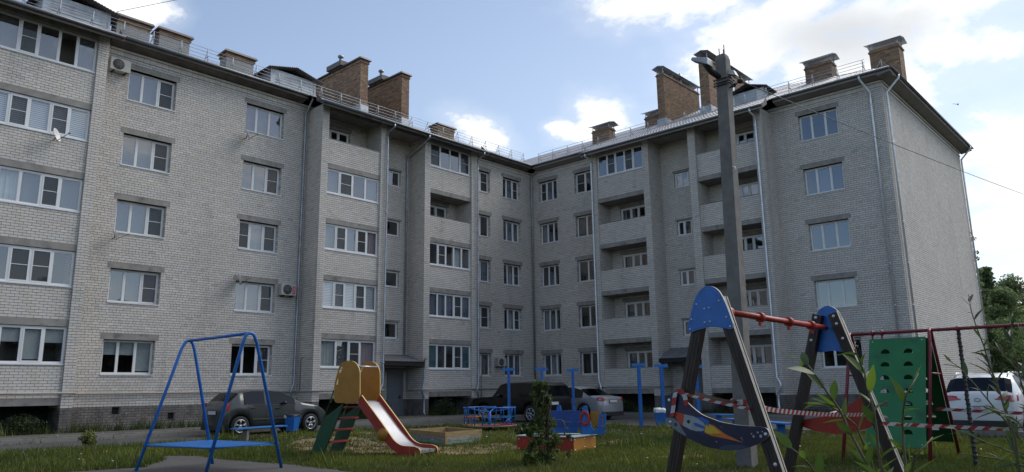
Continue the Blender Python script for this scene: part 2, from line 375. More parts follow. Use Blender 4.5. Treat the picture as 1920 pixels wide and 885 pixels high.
def wavy(F, u0, u1, z0, z1, d, amp=0.022, per=0.12, gather=0.0):
    mb = MB(); n = max(6, int((u1-u0)/0.02)); mb.smooth = True; vs = []
    for j, z in enumerate((z1, (z0+z1)/2, z0)):
        sq = 1 - gather*(1 if j == 1 else 0)
        for i in range(n+1):
            u = u0 + (u1-u0)*i/n*sq; vs.append(F.p(u, z, d + amp*sin(2*pi*i/n*(u1-u0)/per + 1.3*sin(i*0.7))))
    fs = [[j*(n+1)+i, j*(n+1)+i+1, (j+1)*(n+1)+i+1, (j+1)*(n+1)+i] for j in range(2) for i in range(n)]
    mb.add(vs, fs); return mb
def window(F, u0, u1, z0, z1, d, sashes, back='', name='window', sill=True, fw=0.055, room=2.2, head=0.0, glass=None, screencol=None):
    """sashes: [(share, type)]: f fixed, s with insect screen and bar, o no glass, t tilted; back: one letter per sash"""
    if F.u[1] < -.5: sashes, back = list(sashes)[::-1], (back+'......')[:len(sashes)][::-1]     # listed as seen, left to right
    m = MB(); W = u1-u0
    for a in ((u0, u1, z0, z0+fw), (u0, u1, z1-fw-head, z1), (u0, u0+fw, z0+fw, z1-fw-head), (u1-fw, u1, z0+fw, z1-fw-head)): m.fbox(F, *a, d-0.06, d)
    ia, ib, za, zb = u0+fw, u1-fw, z0+fw, z1-fw-head; tot = sum(s[0] for s in sashes); u = ia; panes = []
    for i, (sh, ty) in enumerate(sashes):
        w_ = (ib-ia)*sh/tot; a, b = u + (0.03 if i else 0), u + w_ - (0.03 if i < len(sashes)-1 else 0)
        if i: m.fbox(F, u-0.03, u+0.03, za, zb, d-0.06, d-0.002)
        t = 0.045 if ty in 'st' else 0.022
        for q in ((a, b, za, za+t), (a, b, zb-t, zb), (a, a+t, za+t, zb-t), (b-t, b, za+t, zb-t)): m.fbox(F, *q, d-0.05, d+(0.012 if ty in 'st' else -0.006))
        if ty == 's': m.fbox(F, a+t, b-t, (za+zb)/2-0.011, (za+zb)/2+0.011, d-0.012, d+0.008)
        panes.append((a+t-.004, b-t+.004, za+t-.004, zb-t+.004, ty)); u += w_
    fo = m.build(name, PVC, BLDG)
    for i, (a, b, c, e, ty) in enumerate(panes):
        if ty != 'o':
            g = MB(); j = [random.uniform(-.003, .003) for _ in range(3)]
            g.quad(F.p(a, c, d-.03+j[0]), F.p(b, c, d-.03+j[1]), F.p(b, e, d-.03+j[2]), F.p(a, e, d-.03+j[2]+j[0]-j[1])); g.build('pane', glass or PANE, fo)
        if ty == 's':
            g = MB(); g.fquad(F, a, b, c, e, d-0.006); g.build('insect_screen', SCREEN, fo)
        bk = back[i] if i < len(back) else '.'
        if bk == 'n': wavy(F, a-.04, b+.04, c-.05, e+.04, d-0.16, .015, .11).build('net_curtain', NET, fo)
        elif bk in 'gpwu': wavy(F, a-.04, b+.04, c-.05, e+.04, d-0.17, .025, .16, 0.0).build('curtain', CURT[{'g': 'grey', 'p': 'pink', 'w': 'white', 'u': 'blue'}[bk]], fo)
        elif bk == 'k': wavy(F, a-.02, b+.02, c-.05, e+.04, d-0.17, .02, .12, 0.35).build('curtain', CURT['blue'], fo)
        elif bk in 'hH':
            g = MB(); g.fbox(F, a-.02, b+.02, e-(e-c)*(0.42 if bk == 'h' else 0.95), e+.03, d-.10, d-.095); g.build('roller_blind', ROLL, fo)
        elif bk in 'zZt':
            g = MB(); z = c; st = 0.075 if bk != 't' else 0.06
            while z < e:
                g.fbox(F, a-.01, b+.01, z, min(z+st*(0.62 if bk != 't' else .92), e), d-.095, d-.09); z += st
            g.build('blind', CURT['teal'] if bk == 't' else BLIND, fo)
            if bk != 't':
                g = MB(); g.fquad(F, a-.01, b+.01, c, e, d-.12); g.build('blind_backing', CURT['grey'], fo)
    if sill:
        s = MB(); s.fbox(F, u0-0.03, u1+0.03, z0-0.045, z0-0.001, d-0.02, 0.035 if d > -.5 else d+.15); s.build('window_sill', SILL, fo)
    r = MB(); D = d-0.07; E2 = D-room; a, b, c, e = u0-.25, u1+.25, z0-.55, z1+.18
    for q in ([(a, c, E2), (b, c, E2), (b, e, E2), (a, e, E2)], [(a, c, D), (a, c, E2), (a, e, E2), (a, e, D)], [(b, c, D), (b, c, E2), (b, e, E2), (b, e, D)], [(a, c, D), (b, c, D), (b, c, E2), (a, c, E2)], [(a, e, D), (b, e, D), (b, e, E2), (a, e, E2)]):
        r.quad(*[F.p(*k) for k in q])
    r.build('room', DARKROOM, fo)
    return fo
def lintel(F, u0, u1, z, over=0.12, h=0.235):
    m = MB(); m.fbox(F, u0-over, u1+over, z, z+h, -0.05, 0.007); m.fbox(F, u0, u1, z, z+h-.03, -0.255, -0.051); m.build('lintel', CONC, BLDG)
WH = 1.335
def wall_windows(F, specs):
    """specs: (u0, u1, floor, sashes, back); returns openings for the wall and for the bricks"""
    ops, bops = [], []
    for u0, u1, k, sashes, back in specs:
        z0 = SZ[k]+0.045; z1 = z0+WH; ops.append((u0, u1, z0, z1)); bops += [(u0, u1, z0-.03, z1), (u0-.12, u1+.12, z1, z1+.235)]
        jambs(F, (u0, u1, z0, z1)); lintel(F, u0, u1, z1); window(F, u0+.012, u1-.012, z0, z1-.01, -0.19, sashes, back)
    return ops, bops
S3 = lambda a, b, c: [(.30, a), (.36, b), (.34, c)]
lw = []
for k, (p, bk) in enumerate([('fff', 'hhH'), ('ffs', 'nn.'), ('ffs', 'nn.'), ('ffs', 'nn.'), ('ffs', 'nn.')]): lw.append((23.50, 25.46, k, S3(*p), bk))
for k, (p, bk) in enumerate([('ffs', '...'), ('ffs', 'gn.'), ('sfs', '.n.'), ('ffs', 'nn.'), ('fff', 'nnn')]): lw.append((18.29, 20.24, k, S3(*p), bk))
for k, (p, bk) in enumerate([('fff', 'nnn'), ('ffs', '.gn'), ('ffs', '.gn'), ('fft', 'nun'), ('ffs', '.un')]): lw.append((1.14, 2.77, k, S3(*p), bk))
for k, p in enumerate(['ff', 'fs', 'ff', 'ff', 'fs']): lw.append((3.95, 5.40, k, [(.5, p[0]), (.5, p[1])], '.n' if k == 0 else ('.u' if k == 2 else '..')))
for k in range(5): lw.append((32.6, 34.5, k, S3('f', 'f', 's'), 'nn.'))
opsL, bopsL = wall_windows(LW, lw)
rw = []
for k, p in enumerate(['fff', 'fff', 'fff', 'fff', 'sff']): rw.append((0.64, 2.15, k, [(.36, p[0]), (.36, p[1]), (.30, p[2])], ['.g.', 'g..', '...', 'g..', '.n.'][k]))
for k, p in enumerate(['ff', 'ff', 'ff', 'ff', 'sf']): rw.append((3.60, 5.20, k, [(.46, p[0]), (.54, p[1])], '..'))
for k in range(5): rw.append((17.90, 19.80, k, [(.30, 'f'), (.38, 'f'), (.32, 'f')], ['...', '...', '...', '.n.', '...'][k]))
opsR, bopsR = wall_windows(RW, rw)
# stair windows, small, in the recess between the bays
def stair(F, u0, u1, zs, sash, wide):
    o, b = [], []
    for z in zs:
        z0, z1 = z, z+0.86; o.append((u0, u1, z0, z1)); b += [(u0, u1, z0-.03, z1), (u0-.1, u1+.1, z1, z1+.09)]
        jambs(F, (u0, u1, z0, z1)); lintel(F, u0, u1, z1, .1, .09); window(F, u0+.012, u1-.012, z0, z1-.01, -0.10, sash, '')
    return o, b
o_, b_ = stair(LW, 11.04, 11.98, [4.06, 6.78, 9.57, 12.36], [(1, 'f')], 1); opsL += o_; bopsL += b_
o_, b_ = stair(RW, 10.68, 11.58, [4.06, 6.78, 9.57, 12.34], [(.48, 't'), (.52, 'f')], 1); opsR += o_; bopsR += b_
# balcony doors with side window, behind the open balconies
def balcony_door(F, u0, u1, k, sash):
    z0, z1 = SLB[k]+.30, SZ[k]+1.30; o = (u0, u1, z0, z1)
    lintel(F, u0, u1, z1, .12, .23); jambs(F, o)
    window(F, u0+.01, u1-.01, z0, z1-.01, -0.10, sash, '', name='balcony_door', sill=False, fw=.08)
    return o, [(u0, u1, z0, z1), (u0-.12, u1+.12, z1, z1+.23)]
T3 = [(.36, 't'), (.30, 't'), (.34, 't')]
for F, oo, bb, u0, u1, ks, sash in ((LW, opsL, bopsL, 14.46, 16.3, [4], T3), (LW, opsL, bopsL, 7.55, 9.3, [3], [(.6, 't'), (.5, 't')]), (RW, opsR, bopsR, 6.96, 8.85, [0, 1, 2, 3], T3), (RW, opsR, bopsR, 13.95, 15.62, [0, 1, 2, 3, 4], T3)):
    for k in ks: o, b = balcony_door(F, u0, u1, k, sash); oo.append(o); bb += b
# entrance doors and plinth vents
DOORL = (10.62, 11.72, 0.06, 2.30); DOORR = (10.55, 11.65, 0.06, 2.30)
VENTS = [(24.62, 24.92, .62, .88), (22.48, 22.78, .36, .62), (19.2, 19.5, .5, .78)]
opsL += [DOORL]; opsR += [DOORR]; bopsL += [DOORL, (DOORL[0]-.1, DOORL[1]+.1, 2.30, 2.5)]; bopsR += [DOORR, (DOORR[0]-.1, DOORR[1]+.1, 2.30, 2.5)]
for v in VENTS: opsL.append(v); bopsL.append(v)
for F, D in ((LW, DOORL), (RW, DOORR)):
    m = MB(); m.fbox(F, D[0], D[1], D[2], D[3], -.11, -.06); m.fbox(F, D[0]+.08, D[1]-.08, D[2]+.04, D[3]-.08, -.0605, -.045); o = m.build('entrance_door', DOOR, BLDG)
    h = MB(); h.fbox(F, D[0]+.14, D[0]+.32, 1.02, 1.05, -.045, -.0); h.fbox(F, D[0]+.16, D[0]+.22, .95, 1.15, -.045, -.035); h.build('door_handle', BLACK, o)
    lintel(F, D[0], D[1], 2.30, .1, .2)
for v in VENTS:
    m = MB(); m.fbox(LW, v[0], v[1], v[2], v[3], -.30, -.17); m.build('vent', BLACK, BLDG)

def wall(F, u0, u1, ops, bops, zt=WT, corbel=True, off=0.0):
    backing(MW, F, u0, u1, 0.0, zt, ops)
    courses(F, u0, u1, PL, zt, bops, 'main', 'w', off=off); courses(F, u0, u1, 0.0, PL, bops, 'run', 'p', zref=0.02, dd=0.004)
    if corbel:
        for za, zb, d in ((15.12, 15.22, .035), (15.32, 15.42, .06)):
            courses(F, u0, u1, za, zb, (), 'run', 'w', zref=za, dd=d)
wall(LW, 0.012, 36.0, opsL, bopsL); wall(RW, 0.012, 21.93, opsR, bopsR, off=.07); wall(GB, 0.0, 15.5, [], [], off=.11)
# the wall faces out of sight are plain
m = MB(); BK = Frame((21.93, 15.5, 0), (-1, 0, 0), (0, 1, 0)); m.fquad(BK, 0, 37.4, 0, WT, -.01); E1 = Frame((0, -36, 0), (-1, 0, 0), (0, -1, 0)); m.fquad(E1, 0, 15.5, 0, WT, -.01)
m.fquad(Frame((-15.5, 15.5, 0), (0, -1, 0), (-1, 0, 0)), 0, 51.5, 0, WT, -.01); m.build('back_wall', BRICK, BLDG)

# balcony bays
def bay(F, a0, a1, b0, b1, glz, inner_sign):
    """piers a0..a1 and b0..b1 (u), balconies between; glz: floor -> (sashes, backs)"""
    Dp = 1.30
    for u0, u1 in ((a0, a1), (b0, b1)):
        G = Frame(F.p(0, 0, Dp), F.u, F.n); courses(G, u0, u1, PL, 15.24, (), 'pier'); courses(G, u0, u1, 0, PL, (), 'pier', 'p', zref=.02); backing(MW, G, u0, u1, 0, 15.24)
        for u, sg in ((u0, -1), (u1, 1)):
            G = F.side(u, sg); courses(G, 0, Dp, PL, 15.2, (), 'run'); courses(G, 0, Dp, 0, PL, (), 'run', 'p', zref=.02); backing(MW, G, 0, Dp, 0, 15.24)
    i0, i1 = a1, b0; pf = 1.215
    for k in range(5):
        zs = SLB[k]; m = MB(); m.fbox(F, i0+.004, i1-.004, zs, zs+.25, 0.0, pf+.012); m.build('balcony_slab', CONC, BLDG)
        zt = PAR[k]; G = Frame(F.p(0, 0, pf), F.u, F.n); courses(G, i0, i1, zs+.25, zt, (), 'run', zref=zs+.25, off=.07); m = MB(); m.fbox(F, i0, i1, zs+.25, zt-.002, pf-.12, pf-.008)
        m.build('parapet', MORTAR, BLDG)
        if k in glz:
            sashes, backs = glz[k]; top = SLB[k+1] if k < 4 else 14.98
            window(F, i0+.015, i1-.015, zt+.045, top-.02, pf-.05, sashes, backs, name='balcony_glazing', sill=False, room=1.0, fw=.06)
            s = MB(); s.fbox(F, i0+.005, i1-.005, zt, zt+.045, pf-.1, pf+.03); s.build('balcony_sill', SILL, BLDG)
        else:
            s = MB(); s.fbox(F, i0+.003, i1-.003, zt-.001, zt+.016, pf-.125, pf+.012); s.build('parapet_coping', CONC, BLDG)
    m = MB(); m.fbox(F, i0+.004, i1-.004, 14.98, 15.22, 1.0, 1.29); m.fbox(F, i0+.004, i1-.004, 15.1, 15.22, 0.0, 0.998); m.build('balcony_top_beam', CONC, BLDG)
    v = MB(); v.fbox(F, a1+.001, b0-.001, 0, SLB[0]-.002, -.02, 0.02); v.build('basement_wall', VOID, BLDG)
G5 = lambda s: [(.20, s[0]), (.2, s[1]), (.2, s[2]), (.2, s[3]), (.2, s[4])]
G4 = lambda s: [(.25, c) for c in s]
bay(LW, 13.02, 13.40, 16.58, 16.96, {3: ([(.24, 'f'), (.26, 's'), (.26, 'f'), (.26, 'f')], 'n..n'), 2: (G5('fsfsf'), 'n.n.p'), 1: (G5('fsfsf'), 'ZzZzZ'), 0: ([(.30, 'f'), (.26, 'f'), (.24, 's'), (.30, 'f')], 'wn.p')}, 1)
bay(LW, 6.36, 6.83, 9.99, 10.40, {4: (G4('sffs'), '....'), 2: (G5('fsfff'), '...w.'), 1: (G5('fffsf'), 'ukuuu'), 0: (G5('fffsf'), 't...t')}, 1)
bay(LW, 26.72, 27.10, 31.20, 31.60, {4: ([(1, 'f'), (1.1, 'f'), (.9, 's'), (1, 'f'), (.9, 'o'), (.9, 'f')], 'nn...n'), 3: ([(1, 'f'), (1, 'f'), (.9, 's'), (1, 'f'), (.9, 's'), (.9, 'f')], 'ZZzZzZ'), 2: ([(1, 'f'), (1, 'f'), (1, 'f'), (1, 'f'), (.9, 's'), (1, 'f')], 'nnwn.n'),
                                        1: ([(1, 'f'), (1, 'f'), (1, 'f'), (1, 's'), (1, 's'), (1, 'f')], 'nn....'), 0: ([(1, 'f'), (1, 'f'), (1, 'f'), (1, 'f'), (1, 't'), (1, 'f')], 'hhhhHh')}, 1)
bay(RW, 5.90, 6.27, 9.47, 9.86, {4: (G5('fsfsf'), '.....')}, 1)
bay(RW, 12.36, 12.80, 16.12, 16.52, {}, 1)
MW.build('mortar_backing', MORTAR, BLDG)

# bricks: the largest in the picture one by one, the rest joined
NB = len(WV)
O = np.array([r[0].o for r in WV]); U = np.array([r[0].u for r in WV]); Nn = np.array([r[0].n for r in WV])
ua, ub, za, zb, dd = (np.array([r[i] for r in WV]) for i in (1, 2, 3, 4, 6)); kind = np.array([r[5] for r in WV])
front = dd + RNG.uniform(-.0015, .002, NB); back = np.full(NB, -.012)
tw = 1 + RNG.normal(0, .05, (NB, 1)); warm = RNG.normal(0, .018, (NB, 1)); TINT = np.clip(tw*np.concatenate([1+warm, np.ones((NB, 1)), 1-warm], 1), .5, 1.35)
dirty = RNG.random(NB) < .012; TINT[dirty] *= .82
zc = np.zeros((NB, 3))
def corner(u, z, d):
    q = O + U*u[:, None] + Nn*d[:, None]; q[:, 2] += z; return q
chip = lambda: RNG.uniform(-.0009, .0009, NB)
P8 = np.stack([corner(ua+chip(), za+chip(), front), corner(ub+chip(), za+chip(), front), corner(ub+chip(), zb+chip(), front), corner(ua+chip(), zb+chip(), front), corner(ua, za, back), corner(ub, za, back), corner(ub, zb, back), corner(ua, zb, back)], 1)
ctr = P8[:, :4].mean(1); rel = ctr-CP; dep = rel@FW; sx = 960+FPX*(rel@RT)/dep; sy = 442.5-FPX*(rel@UP)/dep
full = (np.abs(ub-ua-.2496) < .003) & (np.abs(zb-za-.0856) < .003) & (kind == 'w') & (np.abs(U[:, 1]+1) < .01) & (Nn[:, 0] > .9) & (sx > 8) & (sx < 1900) & (sy > 30) & (sy < 760) & (ctr[:, 1] < -20) & (dd < .01)
area = np.where(full, 1/dep**2, 0); pick = np.argsort(-area)[:296]
keep = np.ones(NB, bool); keep[pick] = False
FQ = np.array([[0, 1, 2, 3], [4, 5, 1, 0], [1, 5, 6, 2], [2, 6, 7, 3], [3, 7, 4, 0]])
def brick_stuff(sel, name, m):
    V = P8[sel].reshape(-1, 3); n = sel.sum(); Fq = (FQ[None] + (np.arange(n)*8)[:, None, None]).reshape(-1, 4)
    return stuff(npmesh(name, V, Fq, m, BLDG, np.repeat(TINT[sel], 8, 0)))
brick_stuff(keep & (kind == 'w'), 'brick_masonry', BRICK); brick_stuff(keep & (kind == 'p'), 'plinth_masonry', BRICKD)
bvar = []
for i in range(10):
    me = bpy.data.meshes.new('brick'); j = lambda: random.uniform(-.0012, .0012)
    pts = [(x, -y*.1248+j(), z*.0428+j()) for x in (0.0, -.012) for y, z in ((-1, -1), (1, -1), (1, 1), (-1, 1))]
    me.from_pydata(pts, [], [list(f) for f in FQ]); a = me.attributes.new('tint', 'FLOAT_COLOR', 'POINT'); t = random.gauss(1, .045); wv = random.gauss(0, .018)
    for q in a.data: q.color = (t*(1+wv), t, t*(1-wv), 1)
    me.materials.append(BRICK); bvar.append(me)
for i in pick:
    o = bpy.data.objects.new('brick', bvar[i % 10]); COL.objects.link(o); o.parent = BLDG; o.location = ctr[i]

# ---------------------------------------------------------------- roof
EV, EZ, SL = 0.60, 15.75, 0.48           # overhang, eave height, slope
def sheet(name, F, uL, uR, d0, d1, zfun, per=0.19, amp=0.02, step=0.35, rows=None, seg=6, m=ROOF):
    """corrugated, stepped roof sheet; depth runs d0..d1 behind the wall (negative d)"""
    vs_ = []; L = d1-d0; lines = []
    nst = max(1, int(round(L/step)))
    for i in range(nst): lines += [(d0+L*i/nst, 0.018), (d0+L*(i+1)/nst-1e-3, 0.0)]
    us = np.arange(min(uL(d0), uL(d1)), max(uR(d0), uR(d1))+per/seg, per/seg); V = []
    for dpt, lift in lines:
        u = np.clip(us, uL(dpt), uR(dpt)); z = zfun(dpt) + lift + amp*np.cos(2*pi*us/per)
        V.append(F.o + F.u*u[:, None] - F.n*dpt + np.array([0, 0, 1])*z[:, None])
    V = np.array(V); r, c = V.shape[:2]; idx = np.arange(r*c).reshape(r, c)
    Fq = np.stack([idx[:-1, :-1], idx[:-1, 1:], idx[1:, 1:], idx[1:, :-1]], -1).reshape(-1, 4)
    return npmesh(name, V, Fq, m, BLDG, smooth=False)
zr = lambda d: EZ + SL*(d+EV)
RD = 7.75
sheet('roof', RW, lambda d: -d, lambda d: 22.53-(d+.6), -EV, RD, zr)
sheet('roof', LW, lambda d: -d, lambda d: 36.6-(d+.6), -EV, RD, zr, seg=4)
sheet('roof', Frame((21.93, 0, 0), (0, 1, 0), (1, 0, 0)), lambda d: d, lambda d: 15.5-d, -EV, RD, zr, seg=4)
m = MB(); rz = zr(RD)
m.quad((14.18, RD, rz), (-RD, RD, rz), (-16.1, 16.1, EZ), (22.53, 16.1, EZ)); m.quad((-RD, RD, rz), (-RD, -28.2, rz), (-16.1, -36.6, EZ), (-16.1, 16.1, EZ)); m.quad((-RD, -28.2, rz), (0.6, -36.6, EZ), (-16.1, -36.6, EZ), (-16.1, -36.6, EZ)); m.build('roof_rear', ROOF, BLDG)
sheet('roof', LW, lambda d: 26.40, lambda d: 31.95, -1.9, -EV-.002, zr); sheet('roof', LW, lambda d: 6.0, lambda d: 17.35, -1.9, -EV-.002, zr); sheet('roof', RW, lambda d: 5.55, lambda d: 16.9, -1.9, -EV-.002, zr)
def eave(F, u0, u1, dp, zg, inner, zi, fm, ends=(1, 1)):
    """gutter, fascia and soffit of one run; the soffit runs from the fascia back to depth inner at height zi"""
    m = MB(); m.tube([F.p(u0, zg-.055, dp+.055), F.p(u1, zg-.055, dp+.055)], .062, 10); m.build('gutter', GUT, BLDG)
    m = MB(); m.fbox(F, u0, u1, zg-.22, zg-.012, dp-.035, dp-.008); m.hexa([F.p(u0, zi, inner), F.p(u1, zi, inner), F.p(u1, zg-.20, dp-.036), F.p(u0, zg-.20, dp-.036), F.p(u0, zi+.02, inner), F.p(u1, zi+.02, inner), F.p(u1, zg-.17, dp-.036), F.p(u0, zg-.17, dp-.036)])
    for u in (u0, u1): m.hexa([F.p(u-.012, zi+.03, inner), F.p(u+.012, zi+.03, inner), F.p(u+.012, zg-.2, dp-.04), F.p(u-.012, zg-.2, dp-.04), F.p(u-.012, zi+.12+SL*(dp-inner), inner), F.p(u+.012, zi+.12+SL*(dp-inner), inner), F.p(u+.012, zg-.03, dp-.04), F.p(u-.012, zg-.03, dp-.04)])
    m.build('eave', fm, BLDG)
zb_ = zr(-1.9)
eave(LW, 17.38, 26.37, EV, EZ, .0, 15.44, FASC); eave(LW, .62, 5.98, EV, EZ, .0, 15.44, FASC); eave(LW, 31.98, 36.6, EV, EZ, 0., 15.44, FASC)
eave(RW, .62, 5.53, EV, EZ, .0, 15.44, FASCR); eave(RW, 16.93, 22.5, EV, EZ, .0, 15.44, FASCR); eave(GB, -.57, 16.1, EV, EZ, .0, 15.44, FASCR)
eave(LW, 26.40, 31.95, 1.9, zb_, 1.29, 15.24, FASC); eave(LW, 6.0, 17.35, 1.9, zb_, 1.29, 15.24, FASC); eave(RW, 5.55, 16.9, 1.9, zb_, 1.29, 15.24, FASCR)
# under the roof over the stair recesses
for F, a, b in ((LW, 10.41, 13.01), (RW, 9.87, 12.35)):
    m = MB(); m.fbox(F, a, b, 15.05, 15.09, 0, 1.199); m.build('recess_ceiling', FASCR, BLDG); m = MB(); m.fbox(F, a, b, 15.0, 15.23, 1.2, 1.285); m.build('recess_beam', FASCR, BLDG)
def railing(F, u0, u1, d=-.02, step=1.2):
    z0 = zr(-d); h = .66; rt = thing('roof_railing', '', ''); del rt['label']; del rt['category']; rt.parent = BLDG
    m = MB()
    for q in (.16, .33, .50, .66): m.tube([F.p(u0, z0+q, d-.05), F.p(u1, z0+q, d-.05)], .011, 5)
    m.build('rail', GALVD, rt); n = int((u1-u0)/step); proto = None
    for i in range(n+1):
        u = u0+.1+(u1-u0-.2)*i/n
        if proto is None:
            p = MB(); p.tube([F.p(u, z0-.03, d), F.p(u, z0+h, d-.045)], .016, 5); p.tube([F.p(u, z0+h, d-.055), F.p(u, z0-.03+.16, d-.38)], .014, 5); p.fbox(F, u-.02, u+.02, z0+.28, z0+.30, d-.2, d); proto = p.build('railing_post', GALVD, rt); pu = u
        else:
            c = proto.copy(); COL.objects.link(c); c.location = Vector(F.u*(u-pu))
railing(LW, .55, 35.5); railing(RW, .55, 21.3)
railing(GB, .6, 14.5)

# chimneys
def brickbox(name, x0, x1, y0, y1, z0, z1, parent, topstep=True, my=BRICKY, pale=0.0):
    faces = [(Frame((x0, y0, 0), (1, 0, 0), (0, -1, 0)), x1-x0), (Frame((x1, y0, 0), (0, 1, 0), (1, 0, 0)), y1-y0), (Frame((x1, y1, 0), (-1, 0, 0), (0, 1, 0)), x1-x0), (Frame((x0, y1, 0), (0, -1, 0), (-1, 0, 0)), y1-y0)]
    st = len(WV)
    for F, L in faces:
        courses(F, 0, L, z0, z1, (), 'run', 'c', zref=z0)
        if topstep: courses(F, -.05, L+.05, z1-.2, z1-.1, (), 'run', 'c', zref=z0, dd=.05)
    rec = WV[st:]; del WV[st:]; n = len(rec)
    V = np.array([[r[0].p(u, z, d) for d in (r[6]+random.uniform(-.003, .003), -.014) for u, z in ((r[1], r[3]), (r[2], r[3]), (r[2], r[4]), (r[1], r[4]))] for r in rec]).reshape(-1, 3)
    t = np.clip(1+RNG.normal(0, .17, (n, 1))*np.array([[1, 1, 1]])+RNG.normal(0, .04, (n, 3)), .4, 1.6)
    if pale: t[:] = np.where(np.array([(r[3] < z1-pale) for r in rec])[:, None], np.array([[1.25, 1.9, 2.9]]), t*1.1)
    Fq = (FQ[None] + (np.arange(n)*8)[:, None, None]).reshape(-1, 4)
    o = npmesh('brick_masonry', V, Fq, my, parent, np.repeat(t, 8, 0)); stuff(o)
    m = MB(); m.box((x0+.011, y0+.011, z0), (x1-.011, y1-.011, z1-.004)); m.build('mortar_core', MORTARY, parent)
def chimney(x0, x1, y0, y1, z0, z1, cap='gap', axis='x', pale=0.0, gap=.22, steel=GALV, kick=True):
    c = thing('chimney', '', '', ((x0+x1)/2, (y0+y1)/2, z0)); del c['label']; del c['category']; c.parent = BLDG
    brickbox('chimney', x0, x1, y0, y1, z0, z1, c, pale=pale)
    m = MB()
    if cap == 'low':
        m.hexa([(x0-.14, y0-.14, z1+.0), (x1+.14, y0-.14, z1+.0), (x1+.14, y1+.14, z1+.0), (x0-.14, y1+.14, z1+.0), (x0-.1, y0-.1, z1+.07), (x1+.1, y0-.1, z1+.11), (x1+.1, y1+.1, z1+.11), (x0-.1, y1+.1, z1+.07)]); m.build('chimney_cap', ROOFD, c)
    else:
        for x in (x0+.05, x1-.05):
            n = max(2, int((y1-y0)/1.1)+1)
            for i in range(n): y = y0+.05+(y1-y0-.1)*i/(n-1); m.box((x-.02, y-.02, z1), (x+.02, y+.02, z1+gap))
        m.build('cap_post', steel, c); m = MB()
        zt = z1+gap; xm = (x0+x1)/2
        if axis == 'y':      # ridge along y
            m.hexa([(x0-.18, y0-.2, zt-.03), (xm, y0-.2, zt+.10), (xm, y1+.2, zt+.10), (x0-.18, y1+.2, zt-.03), (x0-.18, y0-.2, zt-.01), (xm, y0-.2, zt+.125), (xm, y1+.2, zt+.125), (x0-.18, y1+.2, zt-.01)])
            m.hexa([(xm, y0-.2, zt+.10), (x1+.18, y0-.2, zt-.03), (x1+.18, y1+.2, zt-.03), (xm, y1+.2, zt+.10), (xm, y0-.2, zt+.125), (x1+.18, y0-.2, zt-.01), (x1+.18, y1+.2, zt-.01), (xm, y1+.2, zt+.125)])
        else:
            ym = (y0+y1)/2
            m.hexa([(x0-.2, y0-.18, zt-.03), (x1+.2, y0-.18, zt-.03), (x1+.2, ym, zt+.12), (x0-.2, ym, zt+.12), (x0-.2, y0-.18, zt-.005), (x1+.2, y0-.18, zt-.005), (x1+.2, ym, zt+.145), (x0-.2, ym, zt+.145)])
            m.hexa([(x0-.2, ym, zt+.12), (x1+.2, ym, zt+.12), (x1+.2, y1+.18, zt-.03), (x0-.2, y1+.18, zt-.03), (x0-.2, ym, zt+.145), (x1+.2, ym, zt+.145), (x1+.2, y1+.18, zt-.005), (x0-.2, y1+.18, zt-.005)])
        m.build('chimney_cap', steel, c)
    return c
# right wing
for x0, x1, y, z1 in ((2.95, 4.35, 3, 18.45), (17.43, 18.85, 3, 18.5)): chimney(x0, x1, y, y+.7, zr(y)-.2, z1, gap=.26)
chimney(20.25, 21.72, 5, 5.9, 16.2, 19.2, gap=.28); chimney(5.92, 6.9, 5, 5.7, zr(5)-.2, 19.2, gap=.25)
chimney(8.14, 8.66, 3.0, 7.6, zr(3)-.1, 20.95, axis='y', gap=.34); chimney(11.12, 11.74, 3.0, 8.9, zr(3)-.1, 21.0, axis='y', gap=.34)
for x0, x1 in ((8.14, 8.66), (11.12, 11.74)):   # pale flashing at the foot
    m = MB(); m.box((x0-.06, 2.93, zr(2.5)), (x1+.06, 8.0, zr(3)+.40)); m.build('flashing', GALVD, BLDG)
m = MB(); m.hexa([(8.5, 2.2, zr(2.2)+.03), (13.4, 2.2, zr(2.2)+.03), (13.4, 3.2, zr(3.2)+.03), (8.5, 3.2, zr(3.2)+.03), (8.5, 2.2, zr(2.2)+.05), (13.4, 2.2, zr(2.2)+.05), (13.4, 3.2, zr(3.2)+.05), (8.5, 3.2, zr(3.2)+.05)]); m.build('flashing', GALV, BLDG)
# left wing
for s0, s1, z1 in ((24.08, 25.5, 17.82), (22.26, 23.66, 17.86), (18.99, 20.43, 17.86)): chimney(-2.7, -2.0, -s1, -s0, 16.7, z1, 'low', pale=.32)
chimney(-2.7, -2.0, -6.55, -5.15, 16.7, 17.72, 'low')
for s0, s1, zt in ((11.65, 12.20, 20.40), (8.55, 9.14, 20.45)):
    c = chimney(-7.2, -2.42, -s1, -s0, zr(2.4)-.2, zt, 'low', steel=ROOFD); m = MB()
    m.box((-5.6, -s1-.25, zt+.10), (-4.1, -s0+.25, zt+.40)); m.box((-5.3, -s1-.05, zt+.05), (-4.3, -s0+.05, zt+.11)); m.build('raised_cap', ROOFD, c)
    m = MB(); sm = (s0+s1)/2; m.tube([(-4.9, -sm, zt+.2), (-4.9, -sm, zt+.95)], .10, 12); m.lathe((-4.9, -sm, zt+.95), (0, 0, 1), [(.10, 0), (.18, .02), (.18, .12), (.02, .16)], 14); m.build('flue_pipe', GALV, c)
    m = MB(); m.box((-7.0, -s1-.02, zr(2.0)), (-2.35, -s0+.02, zr(2.4)+.4)); m.build('flashing', GALVD, BLDG)
m = MB(); m.tube([(13.2, 3, 17.4), (13.2, 3, 18.9)], .09, 10); m.lathe((13.2, 3, 18.9), (0, 0, 1), [(.09, 0), (.16, .02), (.16, .1), (.02, .14)], 12); m.build('flue_pipe', GALV, BLDG)
m = MB(); m.tube([(8.4, 5.6, 20.9), (8.4, 5.6, 21.75)], .1, 10); m.build('flue_pipe', GALV, BLDG)
